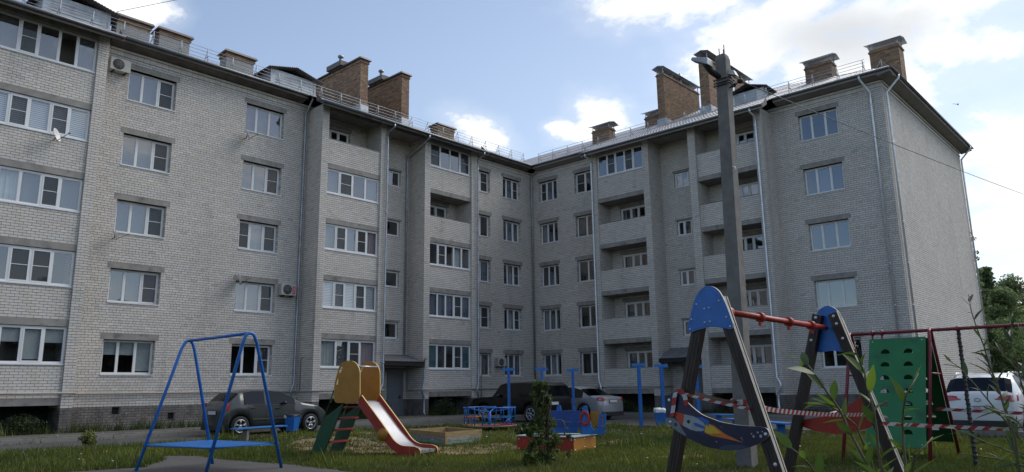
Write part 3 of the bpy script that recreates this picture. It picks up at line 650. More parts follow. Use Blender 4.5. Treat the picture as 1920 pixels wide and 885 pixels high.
# dormers with corrugated lids
def dormer(F, u0, u1, z0, z1, d, dep, wm, pale):
    c = thing('dormer', '', '', F.p((u0+u1)/2, z0, d)); del c['label']; del c['category']; c.parent = BLDG
    m = MB(); m.fbox(F, u0, u1, z0, z1, d-dep, d); m.build('dormer_wall', wm, c)
    if pale:
        for a, b in ((u1-.45, u1-.05), (u0, u0+.12)): m = MB(); m.fbox(F, a, b, z0, z1-.05, d, d+.03); m.build('dormer_trim', SILL, c)
    else:
        m = MB()
        for i in range(5): m.fbox(F, u0+.3, u1-.3, z0+.12+i*.14, z0+.14+i*.14, d, d+.02)
        m.fbox(F, u0, u0+.1, z0, z1, d, d+.025); m.fbox(F, u1-.1, u1, z0, z1, d, d+.025); m.build('dormer_slat', GALVD, c)
    m = MB(); um = (u0+u1)/2; n = 26
    for a, b, za_, zb2 in ((u0-.3, um, z1-.12, z1+.28), (um, u1+.3, z1+.28, z1-.12)):
        for i in range(n):
            p, q = a+(b-a)*i/n, a+(b-a)*(i+1)/n; e = za_+(zb2-za_)*i/n; g = za_+(zb2-za_)*(i+1)/n; lift = .03*(i % 2)
            m.hexa([F.p(p, e+lift, d-dep), F.p(q, g+.03-lift, d-dep), F.p(q, g+.03-lift, d+.35), F.p(p, e+lift, d+.35), F.p(p, e+lift+.02, d-dep), F.p(q, g+.05-lift, d-dep), F.p(q, g+.05-lift, d+.35), F.p(p, e+lift+.02, d+.35)])
    m.build('dormer_roof', ROOFD, c)
dormer(LW, 15.45, 18.1, 16.8, 17.75, -1.9, 3.0, GALVD, False); dormer(LW, 25.8, 28.4, 16.8, 17.75, -1.9, 3.0, GALVD, False); dormer(RW, 13.62, 15.5, 16.9, 17.65, -2.0, 3.0, GALVD, True)

# downpipes with swan-neck bends and the gas pipe
GALVB = mat('sunlit_galvanised_steel', (0.62, 0.65, 0.68), 0.35, .55, var=.1, scale=3)  # sunlight on the right-wing downpipes put into a paler steel colour
def pipe(F, u, d, ztop, dg, zg, zbot=0.25, crook=True, mm=GALV, side=.0):
    m = MB(); pts = [F.p(u-side, zg, dg), F.p(u-side, zg-.16, dg), F.p(u, ztop, d), F.p(u, ztop-.5, d)]
    if crook: pts += [F.p(u, 1.75, d), F.p(u+.1, 1.6, d+.05), F.p(u+.2, 1.45, d+.1), F.p(u+.2, 1.25, d+.1), F.p(u+.06, 1.08, d+.02), F.p(u, .98, d), F.p(u, .75, d), F.p(u, zbot, d), F.p(u, zbot-.12, d+.15)]
    else: pts += [F.p(u, zbot, d)]
    m.tube(pts, .052, 9)
    z = ztop-.6
    while z > zbot+.4: m.tube([F.p(u, z-.03, d), F.p(u, z+.03, d)], .06, 9); z -= 1.9
    m.build('downpipe', mm, BLDG)
pipe(LW, 17.17, .10, 15.0, .66, 15.66); pipe(LW, 13.05, 1.40, 14.7, 1.96, 15.0); pipe(LW, 10.66, .10, 14.2, 1.96, 15.0, 3.25, False); pipe(LW, 6.42, 1.40, 14.7, 1.96, 15.0)
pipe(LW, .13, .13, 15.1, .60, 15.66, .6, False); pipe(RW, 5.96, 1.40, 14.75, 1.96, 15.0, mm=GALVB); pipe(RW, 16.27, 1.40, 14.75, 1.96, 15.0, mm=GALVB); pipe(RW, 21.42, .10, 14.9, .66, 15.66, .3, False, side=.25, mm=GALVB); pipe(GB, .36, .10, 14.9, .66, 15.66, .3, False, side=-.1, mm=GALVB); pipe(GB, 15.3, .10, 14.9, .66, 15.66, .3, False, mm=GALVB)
pipe(RW, 9.95, 1.36, 2.9, 1.2, 3.1); pipe(LW, 10.36, 1.36, 2.9, 1.45, 3.1)
GASM = mat('grey_gas_pipe', (0.30, 0.29, 0.27), 0.7, var=.15)
m = MB(); g = [LW.p(36, 1.45, .10), LW.p(31.65, 1.45, .10), LW.p(31.65, 1.45, 1.38), LW.p(26.68, 1.45, 1.38), LW.p(26.68, 1.42, .10), LW.p(17.0, 1.40, .10), LW.p(17.0, 1.40, 1.38), LW.p(12.98, 1.40, 1.38), LW.p(12.98, 1.40, .10), LW.p(12.9, 2.95, .10), LW.p(10.44, 2.95, .10), LW.p(10.44, 1.40, .1), LW.p(10.44, 1.40, 1.38), LW.p(6.32, 1.40, 1.38), LW.p(6.32, 1.4, .1), (.1, -.1, 1.42), RW.p(5.86, 1.4, .10), RW.p(5.86, 1.4, 1.38), RW.p(9.9, 1.4, 1.38), RW.p(9.9, 1.4, .1)]
m.tube(g, .04, 8); m.tube([LW.p(16.985, 1.4, .3), LW.p(16.985, 2.9, .3), LW.p(17.0, 2.95, .5)], .025, 6); m.tube([LW.p(4.9, .9, .12), LW.p(4.9, 3.3, .12)], .025, 6); m.tube([RW.p(5.0, 1.1, .12), RW.p(5.0, 3.4, .12)], .025, 6); m.build('gas_pipe', GASM, BLDG)
# entrance canopies
CANR = mat('grey_canopy_sheet', (0.17, 0.17, 0.18), 0.5, 0.2, var=.1)
def canopy(F, u0, u1, zt, zb, dep):
    c = thing('entrance_canopy', '', '', F.p((u0+u1)/2, zb, .5)); del c['label']; del c['category']; c.parent = BLDG
    n = int((u1-u0)/.045); V = []
    for i in range(n+1):
        u = u0+(u1-u0)*i/n; w_ = .014*(1 if i % 4 < 2 else -1); V += [F.p(u, zt+w_, 0.02), F.p(u, zb+w_, dep)]
    m = MB(); m.add(V, [[2*i, 2*i+2, 2*i+3, 2*i+1] for i in range(n)]); m.build('canopy_sheet', CANR, c)
    m = MB(); m.fbox(F, u0+.03, u1-.03, zb-.22, zb-.03, dep-.10, dep-.03); m.fbox(F, u0+.03, u1-.03, zb-.20, zb-.14, .02, dep-.10); m.build('canopy_frame', BLACK, c)
canopy(LW, 10.44, 12.98, 3.22, 2.82, 1.45); canopy(RW, 9.90, 12.32, 3.45, 2.85, 1.45)

# ---------------------------------------------------------------- ground, roads, kerbs
GROUND = mat('grassy_soil', (0.026, 0.032, 0.011), 0.95, var=0.35, scale=0.8, stain=((0.038, 0.032, 0.018), 0.45, 0.55, 0.75), bump=0.5, bscale=20)
SAND = mat('dry_sand', (0.19, 0.128, 0.062), 0.95, var=0.25, scale=2.0, stain=((0.085, 0.066, 0.032), 1.4, 0.52, 0.72), bump=0.2, bscale=25)
ASPH = mat('worn_asphalt', (0.045, 0.043, 0.04), 0.92, var=0.18, scale=1.2, stain=((0.06, 0.058, 0.055), 0.7, 0.5, 0.7), bump=0.4, bscale=80)
PATHM = mat('old_footpath', (0.065, 0.061, 0.056), 0.92, var=0.15, scale=1.5, stain=((0.08, 0.078, 0.07), 0.9, 0.5, 0.75), bump=0.4, bscale=70)
KERB = mat('concrete_kerb_face', (0.21, 0.20, 0.18), 0.9, var=0.15, scale=2, stain=((0.14, 0.135, 0.12), 2, 0.5, 0.8))
m = MB(); n = 12
for i in range(n):
    for j in range(n): m.quad(*[(-1300+2600*(i+a)/n, -1300+2600*(j+b)/n, 0) for a, b in ((0, 0), (1, 0), (1, 1), (0, 1))])
structure(m.build('ground', GROUND))
def inpoly(P, poly):
    x, y = P[:, 0], P[:, 1]; c = np.zeros(len(P), bool); n = len(poly)
    for i in range(n):
        (x1, y1), (x2, y2) = poly[i], poly[(i+1) % n]
        if y1 == y2: continue
        c ^= ((y1 > y) != (y2 > y)) & (x < (x2-x1)*(y-y1)/(y2-y1)+x1)
    return c
ROAD = [(5.6, -60), (9.3, -60), (9.3, -26), (8.1, -24), (8.05, -19), (9.6, -14.2), (13.5, -12.9), (24.5, -12.9), (33, -13.2), (60, -13.4), (60, -5.6), (5.6, -5.6)]
WALK = [[(2.2, -60), (4.2, -60), (4.2, -4.2), (60, -4.2), (60, -2.2), (2.2, -2.2)], [(.05, -13.0), (2.2, -13.0), (2.2, -10.4), (.05, -10.4)], [(9.9, -2.2), (12.3, -2.2), (12.3, -.05), (9.9, -.05)]]
FOOT = [(13.6, -28.6), (14.3, -28.15), (15.9, -28.17), (17.1, -28.0), (18.4, -27.95), (19.7, -28.0), (21.5, -28.0), (24.5, -28.9), (28, -33), (24, -38), (16, -36), (15.6, -31.2), (15.9, -29.9), (14.6, -29.0)]
SANDS = [[(15.2, -26.0), (13.2, -25.3), (11.2, -23.6), (10.8, -22.2), (12.6, -22.3), (15.0, -23.1), (16.9, -23.3), (17.4, -21.3), (19.2, -22.6), (19.5, -24.0), (18.5, -25.2), (17.0, -25.6)], [(20.4, -20.7), (20.3, -19.3), (19.3, -18.4), (19.2, -19.6), (19.9, -20.6)], [(22.7, -22.7), (23.2, -21.7), (23.7, -22.2), (23.4, -22.9)], [(8.6, -21.2), (9.6, -20.2), (11.2, -20.4), (10.4, -21.4)]]
def flat(name, poly, z, m, wob=0.0, sub=0.5):
    pts = []
    for i in range(len(poly)):
        a, b = np.array(poly[i], float), np.array(poly[(i+1) % len(poly)], float); L = np.linalg.norm(b-a); k = max(1, int(min(L, 30)/sub)) if wob else 1
        for j in range(k): q = a+(b-a)*j/k; pts.append(q + (RNG.normal(0, wob, 2) if wob else 0))
    mb = MB(); mb.add([(x, y, z) for x, y in pts], [list(range(len(pts)))]); return structure(mb.build(name, m))
flat('road', ROAD, 0.008, ASPH, .05, .6)
for p in WALK: flat('pavement', p, 0.10 if p is WALK[0] else .104, PATHM)
flat('footpath', FOOT, 0.008, PATHM, .05, .3)
for p in SANDS: flat('sand', p, 0.004, SAND, .13, .18)
def kerb(pts, h=.13, w_=.13, label='kerb'):
    for a, b in zip(pts[:-1], pts[1:]):
        a, b = np.array(a, float), np.array(b, float); L = np.linalg.norm(b-a); t = (b-a)/L; nrm = np.array([-t[1], t[0]]); k = max(1, int(L/1.0)); mb = MB()
        for i in range(k):
            p, q = a+t*(L*i/k+.006), a+t*(L*(i+1)/k-.006); dz = random.uniform(-.008, .008); o = nrm*w_/2; jo = nrm*random.uniform(-.008, .008)
            c = [p-o+jo, q-o+jo, q+o+jo, p+o+jo]; mb.hexa([(x, y, -.05) for x, y in c]+[(x, y, h+dz) for x, y in c])
        structure(mb.build('kerb', KERB))
kerb([(5.53, -45), (5.53, -5.53), (45, -5.53)]); kerb([(4.27, -45), (4.27, -4.27), (45, -4.27)], .115); kerb([(9.36, -45), (9.36, -27)], .05); kerb([(14, -12.83), (24.5, -12.83)], .05); kerb([(24.6, -13.02), (33, -13.3)], .14, .2)
FLR = structure
# blind area round the walls
m = MB(); m.box((0.03, -36, -.02), (.75, -.04, .03)); m.box((.75, -.75, -.02), (21.9, -.04, .03)); structure(m.build('blind_area', KERB))

# grass: individual blades, thinning with distance
def grass():
    allV, allT = [], []
    def patch(n, near, fard, hgt, wid, col, filt=None, blades=4, spread=.05):
        ang0, ang1 = R(132.4-40), R(132.4+40)
        r = np.sqrt(RNG.uniform(near**2, fard**2, n)); a = RNG.uniform(ang0, ang1, n)
        P = np.stack([CP[0]+r*np.cos(a), CP[1]+r*np.sin(a)], 1)
        ok = (P[:, 0] > .1) & (P[:, 1] < -.1) | (P[:, 0] > 22.2)
        ok &= ~inpoly(P, ROAD) & ~inpoly(P, FOOT)
        for q in WALK: ok &= ~inpoly(P, q)
        insand = np.zeros(n, bool)
        for q in SANDS: insand |= inpoly(P, q)
        ok &= ~insand | (RNG.random(n) < .24)
        if filt is not None: ok &= filt(P)
        P = P[ok]; k = len(P)
        clump = .55+.45*np.sin(P[:, 0]*1.7+2*np.sin(P[:, 1]*.9))*np.sin(P[:, 1]*1.3+1.5*np.sin(P[:, 0]*.6))
        B = np.repeat(P, blades, 0) + RNG.normal(0, spread, (k*blades, 2)); hh = np.repeat(hgt*(.55+.6*clump), blades)*RNG.uniform(.5, 1.25, k*blades)
        rr = np.hypot(B[:, 0]-CP[0], B[:, 1]-CP[1]); ww = wid*(1+rr/22)*RNG.uniform(.7, 1.3, len(B))
        ph = RNG.uniform(0, 2*pi, len(B)); lean = hh*RNG.uniform(.1, .75, len(B)); ph2 = RNG.uniform(0, 2*pi, len(B))
        dx, dy = np.cos(ph)*ww, np.sin(ph)*ww; z0 = np.zeros(len(B))
        v = np.stack([np.stack([B[:, 0]-dx, B[:, 1]-dy, z0], 1), np.stack([B[:, 0]+dx, B[:, 1]+dy, z0], 1), np.stack([B[:, 0]+np.cos(ph2)*lean, B[:, 1]+np.sin(ph2)*lean, hh], 1)], 1)
        pat = .5+.5*np.sin(P[:, 0]*.55+1.1*np.sin(P[:, 1]*.37))*np.sin(P[:, 1]*.6+.8*np.sin(P[:, 0]*.43)); pc = np.stack([.68+.95*pat, .72+.6*pat, .8+.3*pat], 1)
        c = np.array(col)*RNG.uniform(.6, 1.4, (len(B), 1))*np.repeat((.75+.5*clump)[:, None]*pc, blades, 0); y = RNG.random(len(B)) < .12; c[y] = np.array([.10, .085, .03])*RNG.uniform(.6, 1.2, (y.sum(), 1))
        t = np.repeat(c, 3, 0); allV.append(v.reshape(-1, 3)); allT.append(t)
    patch(60000, 10.5, 22, .075, .0045, (.086, .122, .018), blades=5)
    patch(42000, 20, 44, .10, .006, (.080, .112, .018), blades=4)
    # taller weeds by the walls and round the posts
    strip = lambda P: ((P[:, 0] < 2.2) & (P[:, 0] > .7)) | ((P[:, 1] > -2.1) & (P[:, 1] < -.8))
    tall = lambda P: (np.sin(P[:, 0]*1.1+.7)*np.sin(P[:, 1]*1.4+2.2) > .80)
    patch(16000, 11, 26, .30, .007, (.085, .12, .02), tall, 3, .05)
    patch(34000, 20, 50, .42, .008, (.038, .066, .016), strip, 5, .06)
    rough = lambda P: (np.sin(P[:, 0]*2.1)*np.sin(P[:, 1]*2.7+1) > .62)
    patch(26000, 11, 30, .20, .006, (.088, .128, .018), rough, 4, .04)
    left = lambda P: (P[:, 0] < 15.8) & (P[:, 1] < -26.5)
    patch(26000, 12, 24, .17, .006, (.072, .108, .018), left, 4, .04)
    V = np.concatenate(allV); T = np.concatenate(allT)
    stuff(npmesh('grass', V, np.arange(len(V)), leaf_mat('grass_blade', (1, 1, 1), .3, .6), None, T, nv=3))
grass()
def flowers():
    m = MB(); V = []
    for i in range(260):
        r = random.uniform(12, 36); a = R(132.4+random.uniform(-38, 38)); p = np.array([CP[0]+r*cos(a), CP[1]+r*sin(a)])
        if i % 3 == 0: p = np.array([random.uniform(.9, 2.0), random.uniform(-27, -20)])
        if not (p[0] > .8 and p[1] < -1) or inpoly(p[None], ROAD)[0] or inpoly(p[None], FOOT)[0] or (2.2 < p[0] < 4.2): continue
        z = random.uniform(.1, .22) if i % 3 else random.uniform(.3, .7); m.mi = random.choice((0, 0, 1)); s = .012+r*.0006
        m.lathe((p[0], p[1], z), (random.uniform(-.3, .3), random.uniform(-.3, .3), 1), [(0.001, .004), (s, 0), (s*.6, -.006)], 6)
    stuff(m.build('wild_flowers', [mat('white_petal', (.55, .55, .52), .8), mat('yellow_petal', (.45, .34, .03), .8)]))
flowers()

# ---------------------------------------------------------------- playground
def colmat(n, c, rough=.45, **k): return mat(n, c, rough, **k)
RED = colmat('red_painted_board', (0.32, 0.022, 0.010), .42, var=.14, scale=5, stain=((0.16, 0.02, 0.012), 9, .58, .75), chips=((.30, .20, .12), 26, .69))
GREEN = colmat('green_painted_board', (0.006, 0.058, 0.022), .5, var=.2, scale=4, stain=((0.004, .03, .014), 6, .55, .75))
GREENB = colmat('bright_green_board', (0.008, 0.145, 0.043), .45, var=.12, scale=3, stain=((0.006, .07, .03), 2.5, .55, .75), chips=((.05, .16, .09), 24, .68))
YEL = colmat('yellow_painted_board', (0.38, 0.165, 0.010), .45, var=.10, scale=4, stain=((0.22, .10, .01), 7, .6, .8), chips=((.40, .33, .2), 24, .70))
YELE = colmat('pale_board_edge', (0.52, 0.36, 0.12), .6)
ORNG = colmat('orange_painted_board', (0.36, 0.15, 0.018), .45, var=.12, scale=4, stain=((0.25, .10, .02), 8, .62, .78), chips=((.14, .08, .04), 22, .68))
STEEL = mat('polished_slide_steel', (0.40, 0.40, 0.41), 0.42, .7, var=.08, scale=5, stain=((.40, .41, .42), 4, .5, .8))
WHITE = mat('white_cap_paint', (0.7, 0.7, 0.68), .45)
WOODD = mat('dark_stained_timber', (0.022, 0.013, 0.009), .55, var=.5, scale=3, stretch=(14, 14, 1.2), stain=((0.045, 0.028, 0.018), 2.0, .52, .75))
EDGE = mat('pale_plywood_edge', (0.50, 0.45, 0.38), .6, var=.12)
MARO = mat('dark_red_tube_paint', (0.17, 0.012, 0.022), .42, var=.2, scale=6, chips=((.10, .05, .035), 28, .66))
BOLT = mat('bolt_cap', (0.55, 0.57, 0.6), .35, .6)
def vframe(P, ang):
    a = (cos(R(ang)), sin(R(ang)), 0); return Frame((P[0], P[1], 0), a, (a[1], -a[0], 0))     # d points to the right of u
def roundpoly(pts, rad, n=5):
    out = []; L = len(pts)
    for i in range(L):
        p0, p, p1 = (np.array(pts[j % L], float) for j in (i-1, i, i+1)); a, b = p0-p, p1-p; la, lb = np.linalg.norm(a), np.linalg.norm(b); r = rad[i] if isinstance(rad, (list, tuple)) else rad
        r = min(r, la*.49, lb*.49); s, e = p+a/la*r, p+b/lb*r
        for k in range(n+1): t = k/n; out.append(tuple((1-t)**2*s + 2*t*(1-t)*p + t*t*e))
    return out
def board(F, poly, d0, d1, m, name, parent, edge=None, lip=.012, bevel=0.004):
    mb = MB(); mb.prism(poly, lambda a, b, t: F.p(a, b, t), d0, d1); n = len(poly)
    if edge:
        for i in range(2, 2+n): mb.m[i] = 1
    return mb.build(name, [m, edge] if edge else m, parent)
def holed(F, outer, holes, d0, d1, m, name, parent, edge):
    """board with cut-out holes, by a boolean-free bridged outline: a 2-D fill"""
    import bmesh
    bm = bmesh.new(); L = worldloc(parent); L = np.array([L.x, L.y, L.z]); es = []
    for ring in [outer]+holes:
        vs = [bm.verts.new(F.p(a, b, d0)-L) for a, b in ring]; es += [bm.edges.new((vs[i], vs[(i+1) % len(vs)])) for i in range(len(vs))]
    bmesh.ops.triangle_fill(bm, use_beauty=True, use_dissolve=False, edges=es)
    fs = list(bm.faces); r = bmesh.ops.extrude_face_region(bm, geom=fs); mv = [g for g in r['geom'] if isinstance(g, bmesh.types.BMVert)]
    bmesh.ops.translate(bm, verts=mv, vec=Vector(F.n*(d1-d0))); bmesh.ops.recalc_face_normals(bm, faces=bm.faces)
    for f in bm.faces: f.material_index = 1 if abs(f.normal.dot(Vector(F.n))) < .3 else 0
    me = bpy.data.meshes.new(name); bm.to_mesh(me); bm.free(); me.materials.append(m); me.materials.append(edge)
    o = bpy.data.objects.new(name, me); COL.objects.link(o); o.parent = parent; return o
def bolts(F, pts, d, parent, r=.018, name='bolt'):
    for a, b in pts:
        mb = MB(); mb.lathe(F.p(a, b, d), F.n, [(r, -.002), (r, .004), (r*.6, .010), (.001, .012)], 8); mb.build(name, BOLT, parent)
# --- slide
SF = vframe((16.05, -26.17), 13.9)
sl_ = thing('slide', 'metal chute slide with red sides, yellow top panels and green ladder boards on the sand', 'slide', (17.3, -25.5, 0))
lad = [(-.19, 0), (.19, 0), (.74, 1.12), (.80, 1.42), (.44, 1.42)]
def slot(c, w_, h, ang, n=5):
    out = []
    for k in range(2*n+2): t = pi*k/(2*n+1)*2; x, y = cos(t)*w_, sin(t)*h; out.append((c[0]+x*cos(R(ang))-y*sin(R(ang)), c[1]+x*sin(R(ang))+y*cos(R(ang))))
    return out
for d in (0.0, -.63):
    holed(SF, lad, [slot((.36, 1.18), .022, .075, -20), slot((.18, .84), .02, .07, -20)], d-.02, d+.02, GREEN, 'ladder_side', sl_, GREEN)
    yp = [(.50, 1.12), (1.12, 1.12), (1.23, 1.25), (1.21, 1.86), (1.06, 2.04), (.80, 2.06), (.62, 1.98), (.46, 1.50)]
    holed(SF, roundpoly(yp, [.1, .12, .1, .22, .2, .2, .25, .2]), [slot((.66, 1.86), .030, .075, -25), slot((.575, 1.60), .022, .085, -8)], d+(.022 if d == 0 else -.052), d+(.052 if d == 0 else -.022), YEL, 'top_panel', sl_, YELE)
    ch = [(1.15, 1.08), (1.24, 1.30), (1.90, .62), (2.18, .32), (2.36, .23), (2.72, .22), (2.84, .18), (2.87, .09), (2.82, .02), (2.5, .0), (2.30, .05), (2.08, .17), (1.86, .36)]
    board(SF, roundpoly(ch, [.03, .03, .3, .2, .2, .06, .05, .05, .05, .2, .2, .2, .3]), d-.02, d+.018, RED, 'chute_side', sl_, YELE)
mb = MB(); chp = [(1.16, 1.16), (1.28, 1.12), (1.5, .90), (1.9, .50), (2.12, .30), (2.3, .19), (2.5, .15), (2.80, .14)]; mb.smooth = True
mb.add([SF.p(u, z, d) for u, z in chp for d in (-.02, -.61)], [[2*i, 2*i+1, 2*i+3, 2*i+2] for i in range(len(chp)-1)]); mb.smooth = False; mb.fbox(SF, 2.78, 2.82, .08, .142, -.61, -.02); mb.build('chute', STEEL, sl_)
for u, z in ((.29, .26), (.43, .53), (.57, .78), (.69, 1.02)):
    mb = MB(); mb.fbox(SF, u-.09, u+.09, z-.018, z+.018, -.61, -.02); mb.build('step', RED, sl_)
mb = MB(); mb.fbox(SF, .72, 1.2, 1.10, 1.135, -.61, -.02); mb.build('platform', STEEL, sl_)
mb = MB(); mb.tube([SF.p(1.16, 1.92, -.61), SF.p(1.16, 1.92, 0)], .016, 8); mb.build('crossbar', BOLT, sl_)
mb = MB(); mb.lathe(SF.p(1.87, .45, .02), SF.n, [(.135, 0), (.135, .018), (.001, .019)], 22); mb.build('side_disc', YEL, sl_)
# --- blue frame with a slatted shelf
fr = thing('rug_beating_frame', 'blue bent-tube frame of two A-shaped ends with a slatted shelf near its feet', 'metal frame', (17.5, -29.4, 0))
A = [np.array(q) for q in ((16.53, -30.14), (16.41, -28.91))]; B = [np.array(q) for q in ((18.34, -29.73), (18.35, -28.56))]
TA, TB = np.array((16.36, -29.42, 2.40)), np.array((18.62, -29.33, 2.42))
def aframe(p, q, top):
    def leg(b): 
        k = 2.40/(2.40-.45); bot = np.array([top[0], top[1], 0]) + (np.array([b[0], b[1], 0])-np.array([top[0], top[1], 0]))*k; return bot
    a, b = leg(p), leg(q); tdir = (b-a)/np.linalg.norm(b-a); t = np.array(top)
    pts = [a, a+(t-tdir*.09-a)*.93]
    for k in range(1, 8): th = pi*k/8; pts.append(t - tdir*.095*cos(th) + np.array([0, 0, -.10+.105*sin(th)]))
    pts += [b+(t+tdir*.09-b)*.93, b]; return pts
for p, q, tp in ((A[0], A[1], TA), (B[0], B[1], TB)):
    mb = MB(); mb.tube(aframe(p, q, tp), .030, 10); mb.build('end_frame', BLUE, fr)
mb = MB(); mb.tube([TA+np.array([0, 0, -.0]), TB+np.array([0, 0, -.0])], .029, 10); mb.build('top_bar', BLUE, fr)
zz = .45; c0, c1, c2, c3 = (np.array([*q, zz]) for q in (A[0], A[1], B[1], B[0]))
mb = MB(); mb.tube([c0, c1, c2, c3, c0], .022, 8); mb.build('shelf_rim', BLUEL, fr)
for i in range(11):
    t = (i+.5)/11; p, q = c0+(c1-c0)*t, c3+(c2-c3)*t; nrm = (c1-c0)/np.linalg.norm(c1-c0)*.027; up = np.array([0, 0, .012]); mb = MB()
    mb.hexa([p-nrm-up, q-nrm-up, q+nrm-up, p+nrm-up, p-nrm+up, q-nrm+up, q+nrm+up, p+nrm+up]); mb.build('slat', BLUEL, fr)
# --- clothes line posts: two groups of three
pz = None
for i, (x, y, h, lab) in enumerate([(10.95, -14.26, 2.17, 'blue T-shaped clothes line post standing right behind the merry-go-round'), (11.75, -13.2, 2.17, 'blue T-shaped clothes line post rising out of the top of the small bush'), (12.3, -11.9, 2.12, 'blue T-shaped clothes line post in front of the silver saloon'),
                                    (16.62, -13.7, 2.17, 'blue T-shaped clothes line post standing clear, leftmost near the right entrance'), (16.86, -12.6, 2.15, 'blue T-shaped clothes line post rising just behind the rubbish bin with a white bag'), (17.35, -11.0, 2.12, 'blue T-shaped clothes line post mostly hidden behind the dark swing leg')]):
    if pz is None:
        t = thing('clothes_line_post', lab, 'clothes line post', (x, y, 0), 0, 'blue clothes line posts'); mb = MB(); mb.box((-.055, -.055, 0), (.055, .055, 2.12)); mb.build('post', BLUE, t, True)
        mb = MB(); mb.box((-.24, -.03, 2.08), (.24, .03, 2.19)); mb.build('crossbar', BLUEL, t, True)
        for q in (-.18, 0, .18): mb = MB(); mb.tube([(q, 0, 2.19), (q, 0, 2.23)], .008, 6); mb.build('hook', BLUEL, t, True)
        pz = t
    else: t = copytree(pz); t['label'] = lab; t.location = (x, y, 0)
    t.rotation_euler.z = R(40 if i < 3 else 48); t.scale.z = h/2.17; t.rotation_euler.x = R(random.uniform(-.8, .8))
# --- merry-go-round
mg = thing('merry_go_round', 'small blue-railed merry-go-round with red, green and yellow seats behind the sandbox', 'merry-go-round', (12.75, -17.2, 0), R(20))
mb = MB(); mb.lathe((0, 0, .13), (0, 0, 1), [(.001, 0), (.95, 0), (.97, .015), (.97, .035), (.95, .05), (.001, .05)], 40); mb.m = [0]*len(mb.f); mb.build('platform', colmat('worn_platform_paint', (.16, .11, .09), .7, var=.4, scale=3), mg, True)
for k in range(4):
    mb = MB(); a0, a1 = k*pi/2+.1, (k+1)*pi/2-.1; pts = [(r*cos(a0+(a1-a0)*i/8), r*sin(a0+(a1-a0)*i/8)) for r, rg in ((.42, range(9)), (.94, range(8, -1, -1))) for i in rg]
    mb.prism(pts, lambda a, b, t: (a, b, t), .181, .19); mb.build('floor_panel', [RED, GREENB, YEL, RED][k], mg, True)
mb = MB(); mb.tube([(0, 0, 0), (0, 0, .62)], .06, 12); mb.build('hub', BLUE, mg, True)
for k in range(4):
    a0 = k*pi/2; arc = lambda r, z, n=7, e=.16: [(r*cos(a0+e+(pi/2-2*e)*i/n), r*sin(a0+e+(pi/2-2*e)*i/n), z) for i in range(n+1)]
    mb = MB(); top = arc(.90, .76); mb.tube([(top[0][0], top[0][1], .18), *[(x, y, .70) for x, y, z in top[:1]], *top, (top[-1][0], top[-1][1], .70), (top[-1][0], top[-1][1], .18)], .020, 8)
    mid = top[4]; mb.tube([(mid[0], mid[1], .76), (mid[0]*.95, mid[1]*.95, .42)], .015, 6); mb.tube([(top[0][0], top[0][1], .75), (0, 0, .60)], .018, 6); mb.tube([(top[-1][0], top[-1][1], .45), (mid[0], mid[1], .2)], .013, 6); mb.build('handrail', BLUE, mg, True)
    mb = MB(); pts = [(x, y) for x, y, z in arc(.62, 0, 7, .2)] + [(x, y) for x, y, z in arc(.86, 0, 7, .2)[::-1]]; mb.prism(pts, lambda a, b, t: (a, b, t), .43, .455); mb.build('seat', [GREENB, YEL, RED, BLUE][k], mg, True)
    mb = MB(); q = pts[3]; mb.tube([(q[0], q[1], .19), (q[0], q[1], .43)], .018, 6); mb.build('seat_leg', BLUE, mg, True)
# --- timber sandbox
PINE = mat('weathered_pine', (0.27, 0.19, 0.08), .8, var=.2, scale=2.5, stretch=(2, 2, 14), stain=((0.22, .15, .07), 3, .55, .75)); PINEG = mat('grey_weathered_pine', (0.24, 0.21, 0.18), .85, var=.3, scale=3, stretch=(2, 2, 12), stain=((.14, .10, .08), 4, .6, .75)); MINT = mat('pale_green_board', (0.18, 0.30, 0.24), .7, var=.25, scale=4)
sb = thing('sandbox', 'square timber sandbox of unpainted planks with a pale green bottom plank', 'sandbox', (15.7, -21.8, 0))
K = [np.array(q) for q in ((16.83, -22.97), (16.72, -21.62), (14.85, -21.12), (14.82, -22.45))]
for i in range(4):
    a, b = K[i], K[(i+1) % 4]; t = (b-a)/np.linalg.norm(b-a); nr = np.array([t[1], -t[0]])*.025; a = a-t*.02; b = b+t*.02
    for j, (z0, z1, mm) in enumerate(((.0, .105, MINT), (.11, .215, PINEG), (.22, .33, PINE))):
        o = nr*random.uniform(-.2, .2); mb = MB(); mb.hexa([(*(q+o), z) for z in (z0, z1) for q in (a-nr, b-nr, b+nr, a+nr)]); mb.build('plank', mm, sb)
for q in K: mb = MB(); mb.box((q[0]-.03, q[1]-.03, 0), (q[0]+.03, q[1]+.03, .345)); mb.build('corner_post', PINE, sb)
flat('sand', [tuple(K[i]*.96+sum(K)/4*.04) for i in range(4)], .16, SAND)
# --- boat-shaped sandbox
bt = thing('boat_sandbox', 'red and orange play sandbox with blue boat hull, lifebuoy ring and yellow anchor', 'play boat', (20.3, -22.3, 0))
c = np.array((20.86, -22.91)); ex = np.array((-1.37, -.23)); ex = ex/np.linalg.norm(ex); ey = np.array((.26, .99)); ey = ey - ex*(ey@ex); ey /= np.linalg.norm(ey)
BF1 = Frame((*c, 0), (*-ex, 0), (*-ey, 0)); LX, LY = 1.45, 1.05           # front face, u runs from the far left corner
BFr = Frame((*c, 0), (*ey, 0), (*-ex, 0))
mb = MB(); mb.fbox(BF1, -LX, 0, .01, .325, -.03, 0); mb.build('front_board', RED, bt)
mb = MB(); mb.fbox(BFr, .0, LY, .01, .325, -.03, 0.002); mb.build('side_board', ORNG, bt)
mb = MB(); mb.fbox(BF1, -LX, 0, .01, .325, -LY-.0, -LY+.03); mb.fbox(BFr, .03, LY-.03, .01, .325, -LX, -LX+.03); mb.build('rear_board', RED, bt)
PALE = mat('pale_teal_seat', (.30, .38, .37), .6, var=.1); mb = MB()
